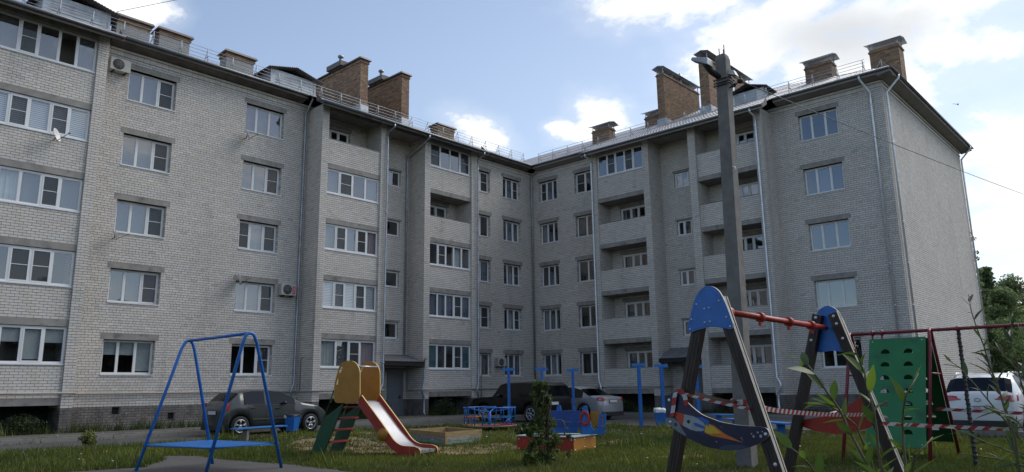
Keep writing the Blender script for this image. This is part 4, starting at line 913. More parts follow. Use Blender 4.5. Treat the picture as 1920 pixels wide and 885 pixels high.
mb.fbox(BF1, -LX-.02, .03, .327, .347, -.20, .025); mb.fbox(BF1, -LX-.02, .03, .327, .347, -LY-.02, -LY+.2); mb.fbox(BF1, -LX-.02, -LX+.2, .327, .347, -LY+.202, -.202); mb.fbox(BF1, -.25, .03, .327, .347, -LY+.202, -.202); mb.build('seat_board', PALE, bt)
flat('sand', [tuple(c+ex*a+ey*b) for a, b in ((.05, .05), (1.4, .05), (1.4, 1.0), (.05, 1.0))], .20, SAND)
bolts(BFr, [(.06, .06), (.06, .27), (.5, .27), (.5, .1), (LY-.06, .27), (LY-.06, .06)], .003, bt); bolts(BF1, [(-LX+.05, .06), (-LX+.05, .27), (-.05, .06), (-.05, .27)], .001, bt)
# hull panels stand along the right side, seen face-on
HF = Frame((20.55, -22.20, 0), (.873, .488, 0), (.488, -.873, 0)); EX = Frame((20.55, -22.20, 0), (*-ex, 0), (*-ey, 0))
hull = [(u*.77, z) for u, z in [(0, .35), (-.02, .62), (.03, .84), (.06, .98), (.16, .99), (.19, .88), (.24, .62), (.30, .48), (.37, .43), (.45, .47), (.49, .62), (.51, .80), (.72, .80), (.71, .55), (.66, .35)]]
for k in (0, 1):
    G = HF if k == 0 else Frame(HF.o + EX.u*-.95 + np.array([.05, .3, 0]), HF.u, HF.n); board(G, roundpoly(hull, .03, 3), -.059, -.03, BLUE, 'hull_panel', bt, BLUEL)
mb = MB(); mb.fbox(HF, .17, .40, .53, .84, -.30, -.28); mb.build('prow_board', YEL, bt)
for z0, z1 in ((.63, .87), (.50, .61)): mb = MB(); mb.fbox(EX, -.92, .02, z0, z1, -.12, -.095); mb.build('bench_board', colmat('shaded_blue_paint', (.010, .055, .24), .5, var=.15, scale=6), bt)  # shade on the bench boards put into a darker blue
for u in (-.86, -.1): mb = MB(); mb.fbox(EX, u, u+.06, .347, .86, -.145, -.122); mb.build('bench_post', BLUE, bt)
mb = MB(); mb.lathe(HF.p(.075, .70, -.029), HF.n, [(.075, -.0), (.075, .02), (.135, .02), (.135, 0)], 26)
for i in range(len(mb.v)):
    rel_ = np.array(mb.v[i])-HF.p(.075, .70, -.029); u_, z_ = rel_@HF.u, rel_[2]; mb.v[i] = tuple(HF.p(.075+u_*.85, .70+z_*1.3, -.029+rel_@HF.n))
mb.build('lifebuoy_ring', RED, bt)
mb = MB(); mb.fbox(HF, .464, .480, .52, .72, -.029, -.018); mb.fbox(HF, .442, .502, .665, .680, -.029, -.018); mb.tube([HF.p(.472+.045*sin(t), .55-.045*cos(t)+.0, -.02) for t in np.linspace(-1.4, 1.4, 9)], .008, 6); mb.tube([HF.p(.472+.018*cos(t), .735+.018*sin(t), -.02) for t in np.linspace(0, 6.28, 10)], .006, 6); mb.build('anchor', YEL, bt)
mb = MB(); mb.tube([BF1.p(-.95, .68, -.25), BF1.p(-.42, .68, -.25), BF1.p(-.36, .64, -.25), BF1.p(-.36, .35, -.25)], .014, 8); mb.tube([BF1.p(-.70, .68, -.25), BF1.p(-.70, .35, -.25)], .014, 8); mb.build('handrail', colmat('dark_rail', (.05, .05, .06), .35), bt)
# --- litter bins and benches
def bin_(lab, x, y, rz, bag):
    t = thing('litter_bin', lab, 'litter bin', (x, y, 0), rz, 'blue litter bins'); mb = MB()
    b, tp = .14, .19
    mb.hexa([(-b, -b, .10), (b, -b, .10), (b, b, .10), (-b, b, .10), (-tp, -tp, .60), (tp, -tp, .60), (tp, tp, .60), (-tp, tp, .60)]); mb.build('body', BLUE, t, True, .006)
    for sx_, sy_ in ((-1, -1), (1, -1), (1, 1), (-1, 1)): mb = MB(); mb.box((sx_*.135-.012, sy_*.135-.012, 0), (sx_*.135+.012, sy_*.135+.012, .12)); mb.build('leg', BLUE, t, True)
    mb = MB(); n = 22; rows_ = [(1.03, .50 if bag else .56), (1.06, .605), (.95, .66 if bag else .64), (.55, .63), (.1, .58)]; mb.smooth = True; vs = []
    for s_, z in rows_:
        for k in range(n):
            th = 2*pi*k/n; q = 1/max(abs(cos(th)), abs(sin(th))); jj = random.uniform(-.02, .02); vs.append((tp*s_*q*cos(th)*(.98+jj), tp*s_*q*sin(th)*(.98+jj), z+random.uniform(-.025, .025)))
    mb.add(vs, [[i*n+k, i*n+(k+1) % n, (i+1)*n+(k+1) % n, (i+1)*n+k] for i in range(len(rows_)-1) for k in range(n)]); mb.build('bin_liner', mat('white_plastic_bag', (.68, .68, .68), .5) if bag else mat('black_plastic_bag', (.02, .02, .022), .4), t, True); return t
t = bin_('blue litter bin with dark rubbish bulging over its rim beside the grey hatchback', 8.28, -22.12, R(25), False)
mb = MB(); mb.ball((-.17, -.16, .56), (.07, .06, .07), 6); mb.build('paper_litter', mat('crumpled_paper', (.5, .42, .36), .9), t, True)
bin_('blue litter bin lined with a white bag near the right-hand entrance', 17.2, -13.4, R(40), True)
def bench(lab, p, q, h, leg, lm, nplank=2):
    p, q = np.array(p, float), np.array(q, float); t_ = (q-p)/np.linalg.norm(q-p); nr = np.array([t_[1], -t_[0]]); o = thing('bench', lab, 'bench', (*(p+q)/2, 0))
    for k in range(nplank):
        a = nr*(-.16+.17*k); b = a+nr*.15; mb = MB(); mb.hexa([(*v, z) for z in (h-.035, h) for v in (p+a, q+a, q+b, p+b)]); mb.build('plank', BLUEL, o)
    for f in leg: c_ = p+(q-p)*f; mb = MB(); mb.hexa([(*v, z) for z in (0, h-.036) for v in (c_-t_*.04-nr*.1, c_+t_*.04-nr*.1, c_+t_*.04+nr*.1, c_-t_*.04+nr*.1)]); mb.build('leg', lm, o)
    return o
bench('low blue plank bench on two stub posts in front of the grey hatchback', (10.17, -25.17), (9.78, -23.32), .37, (.23, .79), mat('grey_stub_post', (.2, .18, .15), .9))
bench('low blue bench behind the concrete pole near the right-hand entrance', (18.6, -12.4), (20.2, -12.9), .45, (.2, .8), BLUE)
bench('blue bench seen between the legs of the wooden swing frame', (20.6, -15.2), (23.4, -17.4), .45, (.15, .85), BLUE)
# ---------------------------------------------------------------- wooden swing frame with printed end boards
SW = thing('swing_frame', 'dark timber swing stand with blue caps, red beam and a curved rocket board', 'swing frame', (27.4, -27.4, 0))
WF = [vframe((27.27, -28.59), -6.8), vframe((27.57, -26.07), -6.8)]
NAVY = mat('navy_printed_board', (0.010, 0.012, 0.045), .35, var=.45, scale=3, stain=((0.03, .012, .05), 2.2, .52, .75)); 
def strip(F, p, q, wd, d0, d1, m, name):
    p, q = np.array(p), np.array(q); t = (q-p)/np.linalg.norm(q-p); n_ = np.array([-t[1], t[0]])*wd/2
    mb = MB(); mb.prism([tuple(p-n_), tuple(q-n_), tuple(q+n_), tuple(p+n_)], lambda a, b, s: F.p(a, b, s), d0, d1); return mb.build(name, m, SW, bevel=.004)
for fi, F in enumerate(WF):
    for sg in (-1, 1):
        top, bot = (sg*.105, 2.30), (sg*.80, -.05)
        if fi: top, bot = (sg*.10, 2.28), (sg*.82, -.05)
        lg = strip(F, top, bot, .125, -.045, .045, WOODD, 'leg')
        tt = np.array(bot)-np.array(top); tt = tt/np.linalg.norm(tt); nn = np.array([-tt[1], tt[0]]); nn = nn*(1 if nn[0]*sg > 0 else -1)
        for j, dd_ in enumerate((-.040, .000, .022)):        # pale edges of the laminated boards on the outer side
            if sg < 0 and j: continue
            a, b = np.array(top)+nn*.0645, np.array(bot)+nn*.0645; mb = MB(); mb.prism([tuple(a), tuple(b), tuple(b+nn*.004), tuple(a+nn*.004)], lambda x, y, s: F.p(x, y, s), dd_+.003, dd_+.017); mb.build('board_edge', EDGE, lg)
        for j in (-.02, .02):
            a, b = np.array(top)+nn*j, np.array(bot)+nn*j; mb = MB(); q = nn*.006; mb.prism([tuple(a-q), tuple(b-q), tuple(b+q), tuple(a+q)], lambda x, y, s: F.p(x, y, s), .0455, .049); mb.build('groove_batten', WOODD, lg)
    cap = [(-.30, 2.0), (-.27, 1.955), (-.20, 1.975), (0, 2.01), (.18, 1.975), (.25, 1.955), (.285, 2.0), (.21, 2.24), (.13, 2.40), (0, 2.46), (-.13, 2.40), (-.215, 2.24)]
    if fi: cap = [(u*.95, z-.055-(.14 if z < 2.02 and abs(u) < .27 else 0)) for u, z in cap]
    for d0, d1 in (((.046, .066),) if fi == 0 else ((-.066, -.046),)):
        board(F, roundpoly(cap, [.04, .04, .1, .2, .1, .04, .04, .3, .14, .2, .14, .3], 4), d0, d1, BLUE, 'cap_board', SW, EDGE)
    if fi == 0:
        bolts(F, [(-.155, 2.26), (.13, 2.27), (-.06, 2.20), (.0, 2.205), (-.235, 2.10), (.205, 2.09), (-.065, 2.055), (0.0, 2.06), (-.262, 1.992), (.245, 1.99)], .066, SW, .012)
        gm = [(u*.86, 2.0+(z-2.0)*.88+.025) for u, z in cap]; mb = MB()      # routed line round the cap
        gp = [F.p(u, z, .0675) for u, z in roundpoly(gm, [.03, .03, .1, .2, .1, .03, .03, .25, .12, .16, .12, .25], 4)]; mb.tube(gp+[gp[0]], .0025, 4); mb.build('routed_line', mat('pale_blue_line', (.06, .25, .6), .5), SW)
    bolts(F, [(-.15, 2.14), (-.21, 1.95), (.15, 2.14), (.21, 1.95), (-.12, 2.24), (.12, 2.24)], -.0462 if fi == 0 else .0462, SW, .022)
# end boards: rocket print in front, plain red on the far frame
cres = [(-.47, 1.33), (-.58, 1.31), (-.645, 1.18), (-.665, 1.02), (-.60, .95), (-.40, .84), (-.15, .75), (.10, .725), (.32, .755), (.52, .83), (.60, .90), (.58, .965), (.50, .975), (.25, .985), (.05, 1.01), (-.18, 1.08), (-.34, 1.19)]
cp = roundpoly(cres, .06, 4); F = WF[0]
eb = board(F, cp, .050, .066, NAVY, 'end_board', SW, EDGE); D = .0662
def print_(name, pts, m, k=0): mb = MB(); mb.add([F.p(u, z, D+k*.0005) for u, z in pts], [list(range(len(pts)))]); return mb.build(name, m, SW)
pm = lambda n, c: mat(n, c, .4, var=.12, scale=12)
tl = lambda u, z: (u, z)
def rk(a, b): # rocket axis runs down to the right
    o = np.array((-.30, .985)); t = np.array((.965, -.262)); n_ = np.array((.262, .965)); q = o+t*a+n_*b; return (q[0], q[1])
print_('printed_flame', [rk(.16, .055), rk(.25, .06), rk(.40, .012), rk(.62, -.01), rk(.42, -.03), rk(.25, -.055), rk(.16, -.05)], pm('print_orange', (.50, .13, .012)), 1)
print_('printed_flame', [rk(.155, .048), rk(.24, .045), rk(.36, .008), rk(.24, -.038), rk(.155, -.042)], pm('print_yellow', (.55, .36, .02)), 2)
print_('printed_rocket', [rk(-.14, .065), rk(-.02, .078), rk(.10, .066), rk(.15, .03), rk(.15, -.03), rk(.10, -.062), rk(-.02, -.07), rk(-.14, -.055)], pm('print_grey', (.26, .30, .32)), 1)
print_('printed_nose', [rk(-.27, .035), rk(-.24, .062), rk(-.13, .066), rk(-.125, -.056), rk(-.16, -.052), rk(-.22, -.01)], pm('print_red', (.42, .045, .012)), 2)
print_('printed_fin', [rk(.02, .075), rk(.10, .10), rk(.19, .085), rk(.20, .02), rk(.14, .045)], pm('print_blue', (.02, .09, .36)), 2); print_('printed_fin', [rk(.0, .005), rk(.03, .022), rk(.15, .012), rk(.15, -.012), rk(.03, -.015)], pm('print_blue', (0, 0, 0)), 2); print_('printed_fin', [rk(.06, -.06), rk(.16, -.085), rk(.16, -.02), rk(.12, -.045)], pm('print_dark_blue', (.01, .02, .12)), 2)
ci = lambda c_, r, n=12: [(c_[0]+r*cos(2*pi*k/n), c_[1]+r*sin(2*pi*k/n)) for k in range(n)]
print_('printed_porthole', ci(rk(-.06, .005), .022), pm('print_black', (.01, .01, .012)), 2)
print_('printed_moon', [(-.662, 1.03), (-.64, 1.045), (-.56, 1.04), (-.49, 1.0), (-.45, .93), (-.40, .865), (-.41, .852), (-.50, .892), (-.60, .95), (-.655, .99)], pm('print_moon_grey', (.13, .16, .18)), 1); print_('printed_crater', ci((-.53, .97), .022), pm('print_crater', (.03, .03, .04)), 2)
print_('printed_planet', [(0, .735), (.12, .73), (.30, .757), (.36, .775), (.28, .79), (.12, .785), (.03, .765)], pm('print_dark_teal', (.02, .04, .075)), 1)
for u, z, r in ((-.02, .81, .006), (.28, .86, .006), (.29, .84, .005), (.40, .905, .008), (.42, .88, .012), (.47, .92, .01), (.50, .885, .016), (.52, .93, .007), (-.25, 1.12, .004), (.05, .96, .004)): print_('printed_star', ci((u, z), r, 8), pm('print_star', (.42, .40, .38)), 1)
bolts(F, [(-.60, 1.23), (-.60, .995), (.555, .905)], .067, SW, .02); bolts(F, [(-.73, .24), (.62, .62)], .046, SW, .022)
F = WF[1]; rp = [(-.60, .92), (-.45, .93), (-.15, .98), (.1, 1.08), (.31, 1.22), (.37, 1.20), (.47, .93), (.42, .86), (.2, .79), (-.05, .755), (-.35, .79), (-.58, .87)]
board(F, roundpoly(rp, .04, 4), -.066, -.050, RED, 'end_board', SW, EDGE)
mb = MB(); p, q = WF[0].p(.02, 2.185, -.03), WF[1].p(.0, 2.10, .03); mb.tube([p, q], .034, 10); mb.build('beam', RED, SW)
for t in (.10, .36, .62, .84):
    c_ = p+(q-p)*t; ax = (q-p)/np.linalg.norm(q-p); mb = MB(); mb.lathe(c_, ax, [(.036, -.028), (.058, -.028), (.058, .028), (.036, .028)], 14); mb.box(tuple(c_+np.array((-.014, -.03, -.10))), tuple(c_+np.array((.014, .03, -.04)))); mb.build('swing_bracket', RED, SW)

# ---------------------------------------------------------------- red tube frame with climbing boards
CF = thing('playground_climber', 'dark red tube stand with two green climbing boards pierced by half-round holes', 'climbing frame', (26.7, -20.6, 0))
yT, zT = -20.5, 2.34; nb, fb = -21.6, -19.5
mb = MB(); mb.tube([(25.7, yT, zT), (31.5, yT-.02, zT+.01)], .032, 10); mb.build('top_bar', MARO, CF)
for x in (26.03, 27.46, 31.2):
    for yb, dx in ((nb, 0.0), (fb, .0)):
        mb = MB(); sg = -1 if yb < yT else 1
        mb.tube([(x+dx, yb, 0), (x+dx*.1, yT+sg*.14, zT-.24), (x, yT+sg*.07, zT-.02), (x, yT, zT+.02)], .030, 10); mb.build('leg', MARO, CF)
    mb = MB(); mb.tube([(x, yT-.37, 1.55), (x, yT+.35, 1.55)], .018, 8); mb.build('cross_tube', MARO, CF)
def slant(yb, s): # board plane following the legs
    n_ = np.array([0, -s*2.3, 0]); t = np.array([0, (yb-yT), -2.34]); t /= np.linalg.norm(t); o = np.array([0, yT, zT])+np.array([0, s*.14, 0])*0
    return o, t
def cboard(yb, x0, x1, za, zb, m, name, holes):
    import bmesh
    s = 1 if yb > yT else -1; T = np.array([0, yT+s*.10-yb, zT-.1]); T = T/np.linalg.norm(T); Nn_ = np.array([0, s*T[2], -s*T[1]]); o = np.array([0, yb, 0])+Nn_*.035
    class G: pass
    g = Frame((0, 0, 0), (1, 0, 0), Nn_); g.p = lambda u, z, d=0.0: np.array([u, 0, 0]) + o + T*(z/T[2]) + Nn_*d
    hs = []
    for u, z in holes: hs.append([(u+.085*cos(k*pi/8), z+.085*sin(k*pi/8)) for k in range(9)])
    return holed(g, [(x0, za), (x1, za), (x1, zb), (x0, zb)], hs, -.0, .02, m, name, CF, GREENB), g
HL = [(x, z) for z in (1.91, 1.67, 1.43, 1.19, .96, .72, .48) for x in (26.72, 27.12)]
o1, g1 = cboard(nb, 26.43, 27.41, .26, 2.20, GREENB, 'climbing_board', HL); o2, g2 = cboard(fb, 26.43, 27.41, .26, 2.20, GREEN, 'climbing_board', HL)
bolts(g1, [(26.49, 2.14), (27.35, 2.14), (26.49, .31), (27.35, .31), (26.49, 1.2)], .02, CF, .012)
for x in (26.45, 26.62): mb = MB(); mb.lathe((x, yT, zT), (1, 0, 0), [(.034, -.02), (.055, -.02), (.055, .02), (.034, .02)], 12); mb.box((x-.015, yT-.03, zT-.2), (x+.015, yT+.03, zT-.03)); mb.build('bar_bracket', MARO, CF)
# climbing rope
rp_ = thing('climbing_rope', 'black climbing chain hanging from the dark red bar beside the green boards', 'climbing rope', (28.1, -21.4, 0))
a, b = np.array((27.92, -20.5, 2.32)), np.array((28.12, -21.5, 0.02)); mb = MB(); n = 30
pts = [a+(b-a)*i/n+np.array([.003*sin(i*1.9), .003*cos(i*1.4), 0]) for i in range(n+1)]; mb.tube(pts, .030, 8); mb.build('chain', BLACK, rp_)
mb = MB()
for i in range(1, n, 1): mb.ball(pts[i], (.043, .043, .026), 4)
stuff(mb.build('chain_link', BLACK, rp_))
mb = MB(); mb.lathe((27.92, -20.5, 2.34), (1, 0, 0), [(.034, -.03), (.05, -.03), (.05, .03), (.034, .03)], 12); mb.build('bracket', MARO, rp_)

# ---------------------------------------------------------------- barrier tape
TR, TW = mat('red_tape_stripe', (0.28, 0.014, 0.016), .5), mat('white_tape_stripe', (0.42, 0.42, 0.41), .5)
def tape(lab, p, q, sag=.03, wd=.055, per=.09, tw=0.0, tw0=0.0, slant_=.6):
    t = thing('barrier_tape', lab, 'barrier tape', tuple((np.array(p)+np.array(q))/2), 0, 'red and white barrier tapes'); p, q = np.array(p, float), np.array(q, float); L = np.linalg.norm(q-p); n = max(4, int(L/per)); mb = MB(); dr = (q-p)/L; sd_ = np.cross(dr, [0, 0, 1]); sd_ /= np.linalg.norm(sd_)
    def pt(s, v):
        s = min(max(s+v*slant_*.5*per/L, 0), 1); c_ = p+(q-p)*s - np.array([0, 0, sag*4*s*(1-s)]); th = tw0+tw*s; return c_ + (np.array([0, 0, 1])*cos(th)+sd_*sin(th))*v*wd/2
    for i in range(n):
        mb.mi = i % 2; k = 3
        for j in range(k): s0, s1 = (i+j/k)/n, (i+(j+1)/k)/n; mb.quad(pt(s0, -1), pt(s1, -1), pt(s1, 1), pt(s0, 1))
    mb.build('tape', [TR, TW], t); return t
W0, W1 = WF
tape('striped tape stretched across the front of the rocket board between both swing legs', W0.p(-.48, 1.325, .08), W0.p(.42, 1.145, .08), .01, .031, .07)
tape('thin striped tape edge running back from the left swing leg to the concrete pole', W0.p(-.44, 1.345, .03), (24.98, -23.5, 1.10), .03, .07, .05, .5, .6)
tape('wide band of striped tape from the near right swing leg to the far swing frame', W0.p(.46, 1.15, -.05), W1.p(.52, 1.02, .06), .03, .046, .04, .4, 0)
tape('sagging striped tape from the swing leg to the left leg of the climbing frame', W0.p(.44, 1.16, -.08), (26.05, -21.0, .95), .10, .05, .12, 3.0)
tape('low striped tape running to the right across the foot of the green climbing board', W1.p(.58, .91, .07), (31.2, -21.2, .60), .02, .045, .11, 0.6)
tape('striped tape stretched past the tail of the white off-road car', (27.47, -20.9, .93), (31.2, -20.7, .81), .03, .055, .14)
for lab, pts in (('striped tape wound round the left swing leg above the rocket board', [(-.46, 1.34), (-.50, 1.30), (-.53, 1.17), (-.56, 1.05)]), ('loose tape end hanging beside the left swing leg', [(-.42, 1.35), (-.37, 1.26), (-.355, 1.17)])):
    t = thing('barrier_tape', lab, 'barrier tape', tuple(W0.p(*pts[1], .09)), 0, 'red and white barrier tapes'); mb = MB()
    for i in range(len(pts)-1):
        for j in range(3): 
            a, b = (np.array(pts[i])+(np.array(pts[i+1])-np.array(pts[i]))*k/3 for k in (j, j+1)); mb.mi = (i*3+j)//2 % 2; mb.quad(W0.p(a[0]-.03, a[1], .085), W0.p(a[0]+.03, a[1]+.01, .088), W0.p(b[0]+.03, b[1]+.01, .088), W0.p(b[0]-.03, b[1], .085))
    mb.build('tape', [TR, TW], t)
t = thing('barrier_tape', 'striped tape knotted round the concrete pole', 'barrier tape', (25.03, -23.4, 1.1), 0, 'red and white barrier tapes'); mb = MB(); n = 24
for i in range(n):
    a0, a1 = 2*pi*i/n, 2*pi*(i+1)/n; mb.mi = i//2 % 2; r = .20; mb.quad(*[(25.03+r*cos(a_), -23.4+r*sin(a_), 1.07+.02*sin(a_)+z) for a_, z in ((a0, 0), (a1, 0), (a1, .09), (a0, .09))])
mb.build('tape', [TR, TW], t)

# ---------------------------------------------------------------- concrete pole with lamps
PO = thing('concrete_pole', 'tall grey concrete pole with tie wires and a street lamp at its top', 'utility pole', (25.03, -23.4, 0))
mb = MB(); bx, by = 25.03, -23.4; top = np.array((25.13, -23.36, 7.55)); ang = R(93)
def ring(c_, w1, w2): 
    out = []
    for a_, b_ in ((-w1, -w2), (w1, -w2), (w1*.72, w2), (-w1*.72, w2)): out.append((c_[0]+a_*cos(ang)-b_*sin(ang), c_[1]+a_*sin(ang)+b_*cos(ang), c_[2]))
    return out
n = 16; rings = []
for i in range(n+1):
    t = i/n; c_ = np.array((bx, by, 0))*(1-t)+top*t; rings.append(ring(c_, 0.15-.03*t, .148-.035*t))
rings.append(ring(top+np.array((0, 0, .10)), .10, .09))
mb.add([p for r in rings for p in r], [[i*4+k, i*4+(k+1) % 4, (i+1)*4+(k+1) % 4, (i+1)*4+k] for i in range(len(rings)-1) for k in range(4)]+[[(len(rings)-1)*4+k for k in range(4)]]); mb.build('shaft', CONCP, PO, bevel=.012)
for dx, dy, h in ((-.05, .0, .18), (.04, .03, .24), (.05, -.03, .12)): mb = MB(); mb.tube([tuple(top+np.array((dx, dy, .08))), tuple(top+np.array((dx, dy, .08+h)))], .009, 6); mb.build('rebar', mat('rusty_rebar', (.22, .06, .03), .9), PO)
mb = MB(); 
for z in (7.0, 7.05, 7.12): mb.tube([(*ring((top[0], top[1], z+.02*sin(k)), .15, .16)[k % 4][:2], z+.015*(k % 2)) for k in range(5)], .013, 6)
mb.build('tie_wire', mat('black_cable', (.02, .02, .022), .6), PO)
LA = np.array(far(13.6, 1310, 122)); mb = MB(); mb.tube([tuple(top-np.array((0, 0, .42))), tuple((top+LA)/2+np.array((0, 0, -.18))), tuple(LA+np.array((.12, .04, .0)))], [.05, .06, .06], 8); mb.build('lamp_arm', mat('black_cable', (0, 0, 0)), PO)
LB = np.array(far(13.6, 1300, 113)); ax = LB-LA; ax /= np.linalg.norm(ax); LC = LA+np.array((.2, .08, -.02)); mb = MB(); mb.hexa([tuple(q) for q in (LB+[-.02, -.09, -.02], LC+[0, -.13, -.04], LC+[0, .13, -.04], LB+[-.02, .09, -.02], LB+[0, -.06, .05], LC+[0, -.10, .11], LC+[0, .10, .11], LB+[0, .06, .05])]); mb.build('street_lamp_head', GALVD, PO, bevel=.02)
LD = np.array(far(13.9, 1372, 137)); mb = MB(); mb.hexa([tuple(q) for q in (LD+[-.16, -.06, .02], LD+[.1, -.06, -.08], LD+[.1, .08, -.08], LD+[-.16, .08, .02], LD+[-.14, -.05, .12], LD+[.06, -.05, .03], LD+[.06, .06, .03], LD+[-.14, .06, .12])]); mb.build('street_lamp_head', mat('white_lamp_shell', (.5, .5, .48), .5), PO)
E2_ = np.array(far(13.95, 1388, 152)); mb = MB(); mb.tube([tuple(top-np.array((-.1, 0, .6))), tuple(E2_)], .014, 6); mb.ball(tuple(E2_), (.06, .06, .05), 6); mb.ball(tuple(E2_*.5+(top-np.array((-.1, 0, .6)))*.5), .035, 5); mb.build('insulator', mat('black_cable', (0, 0, 0)), PO)
mb = MB(); c_ = far(13.75, 1373, 316); mb.tube([tuple(c_+np.array((.05*cos(t), .02, .05*sin(t)))) for t in np.linspace(-1.9, 1.9, 10)], .008, 6); mb.build('hook', BOLT, PO)
CBL = mat('black_cable', (.02, .02, .022), .6)
def cable(lab, pts, r, sag=0.0, n=40):
    p, q = np.array(pts[0]), np.array(pts[1]); mb = MB(); mb.tube([p+(q-p)*i/n-np.array([0, 0, sag*4*(i/n)*(1-i/n)]) for i in range(n+1)], r, 6); o = mb.build('overhead_cable', CBL); tag(o, lab, 'overhead cable')
cable('twisted black cable running from the concrete pole to the right past the gable', [E2_, far(62, 2080, 415)], .009, .25)
cable('thin wire crossing the sky above the leftmost roof dormer', [(-1.2, -25.8, 17.6), far(34, 470, -28)], .012, .0)

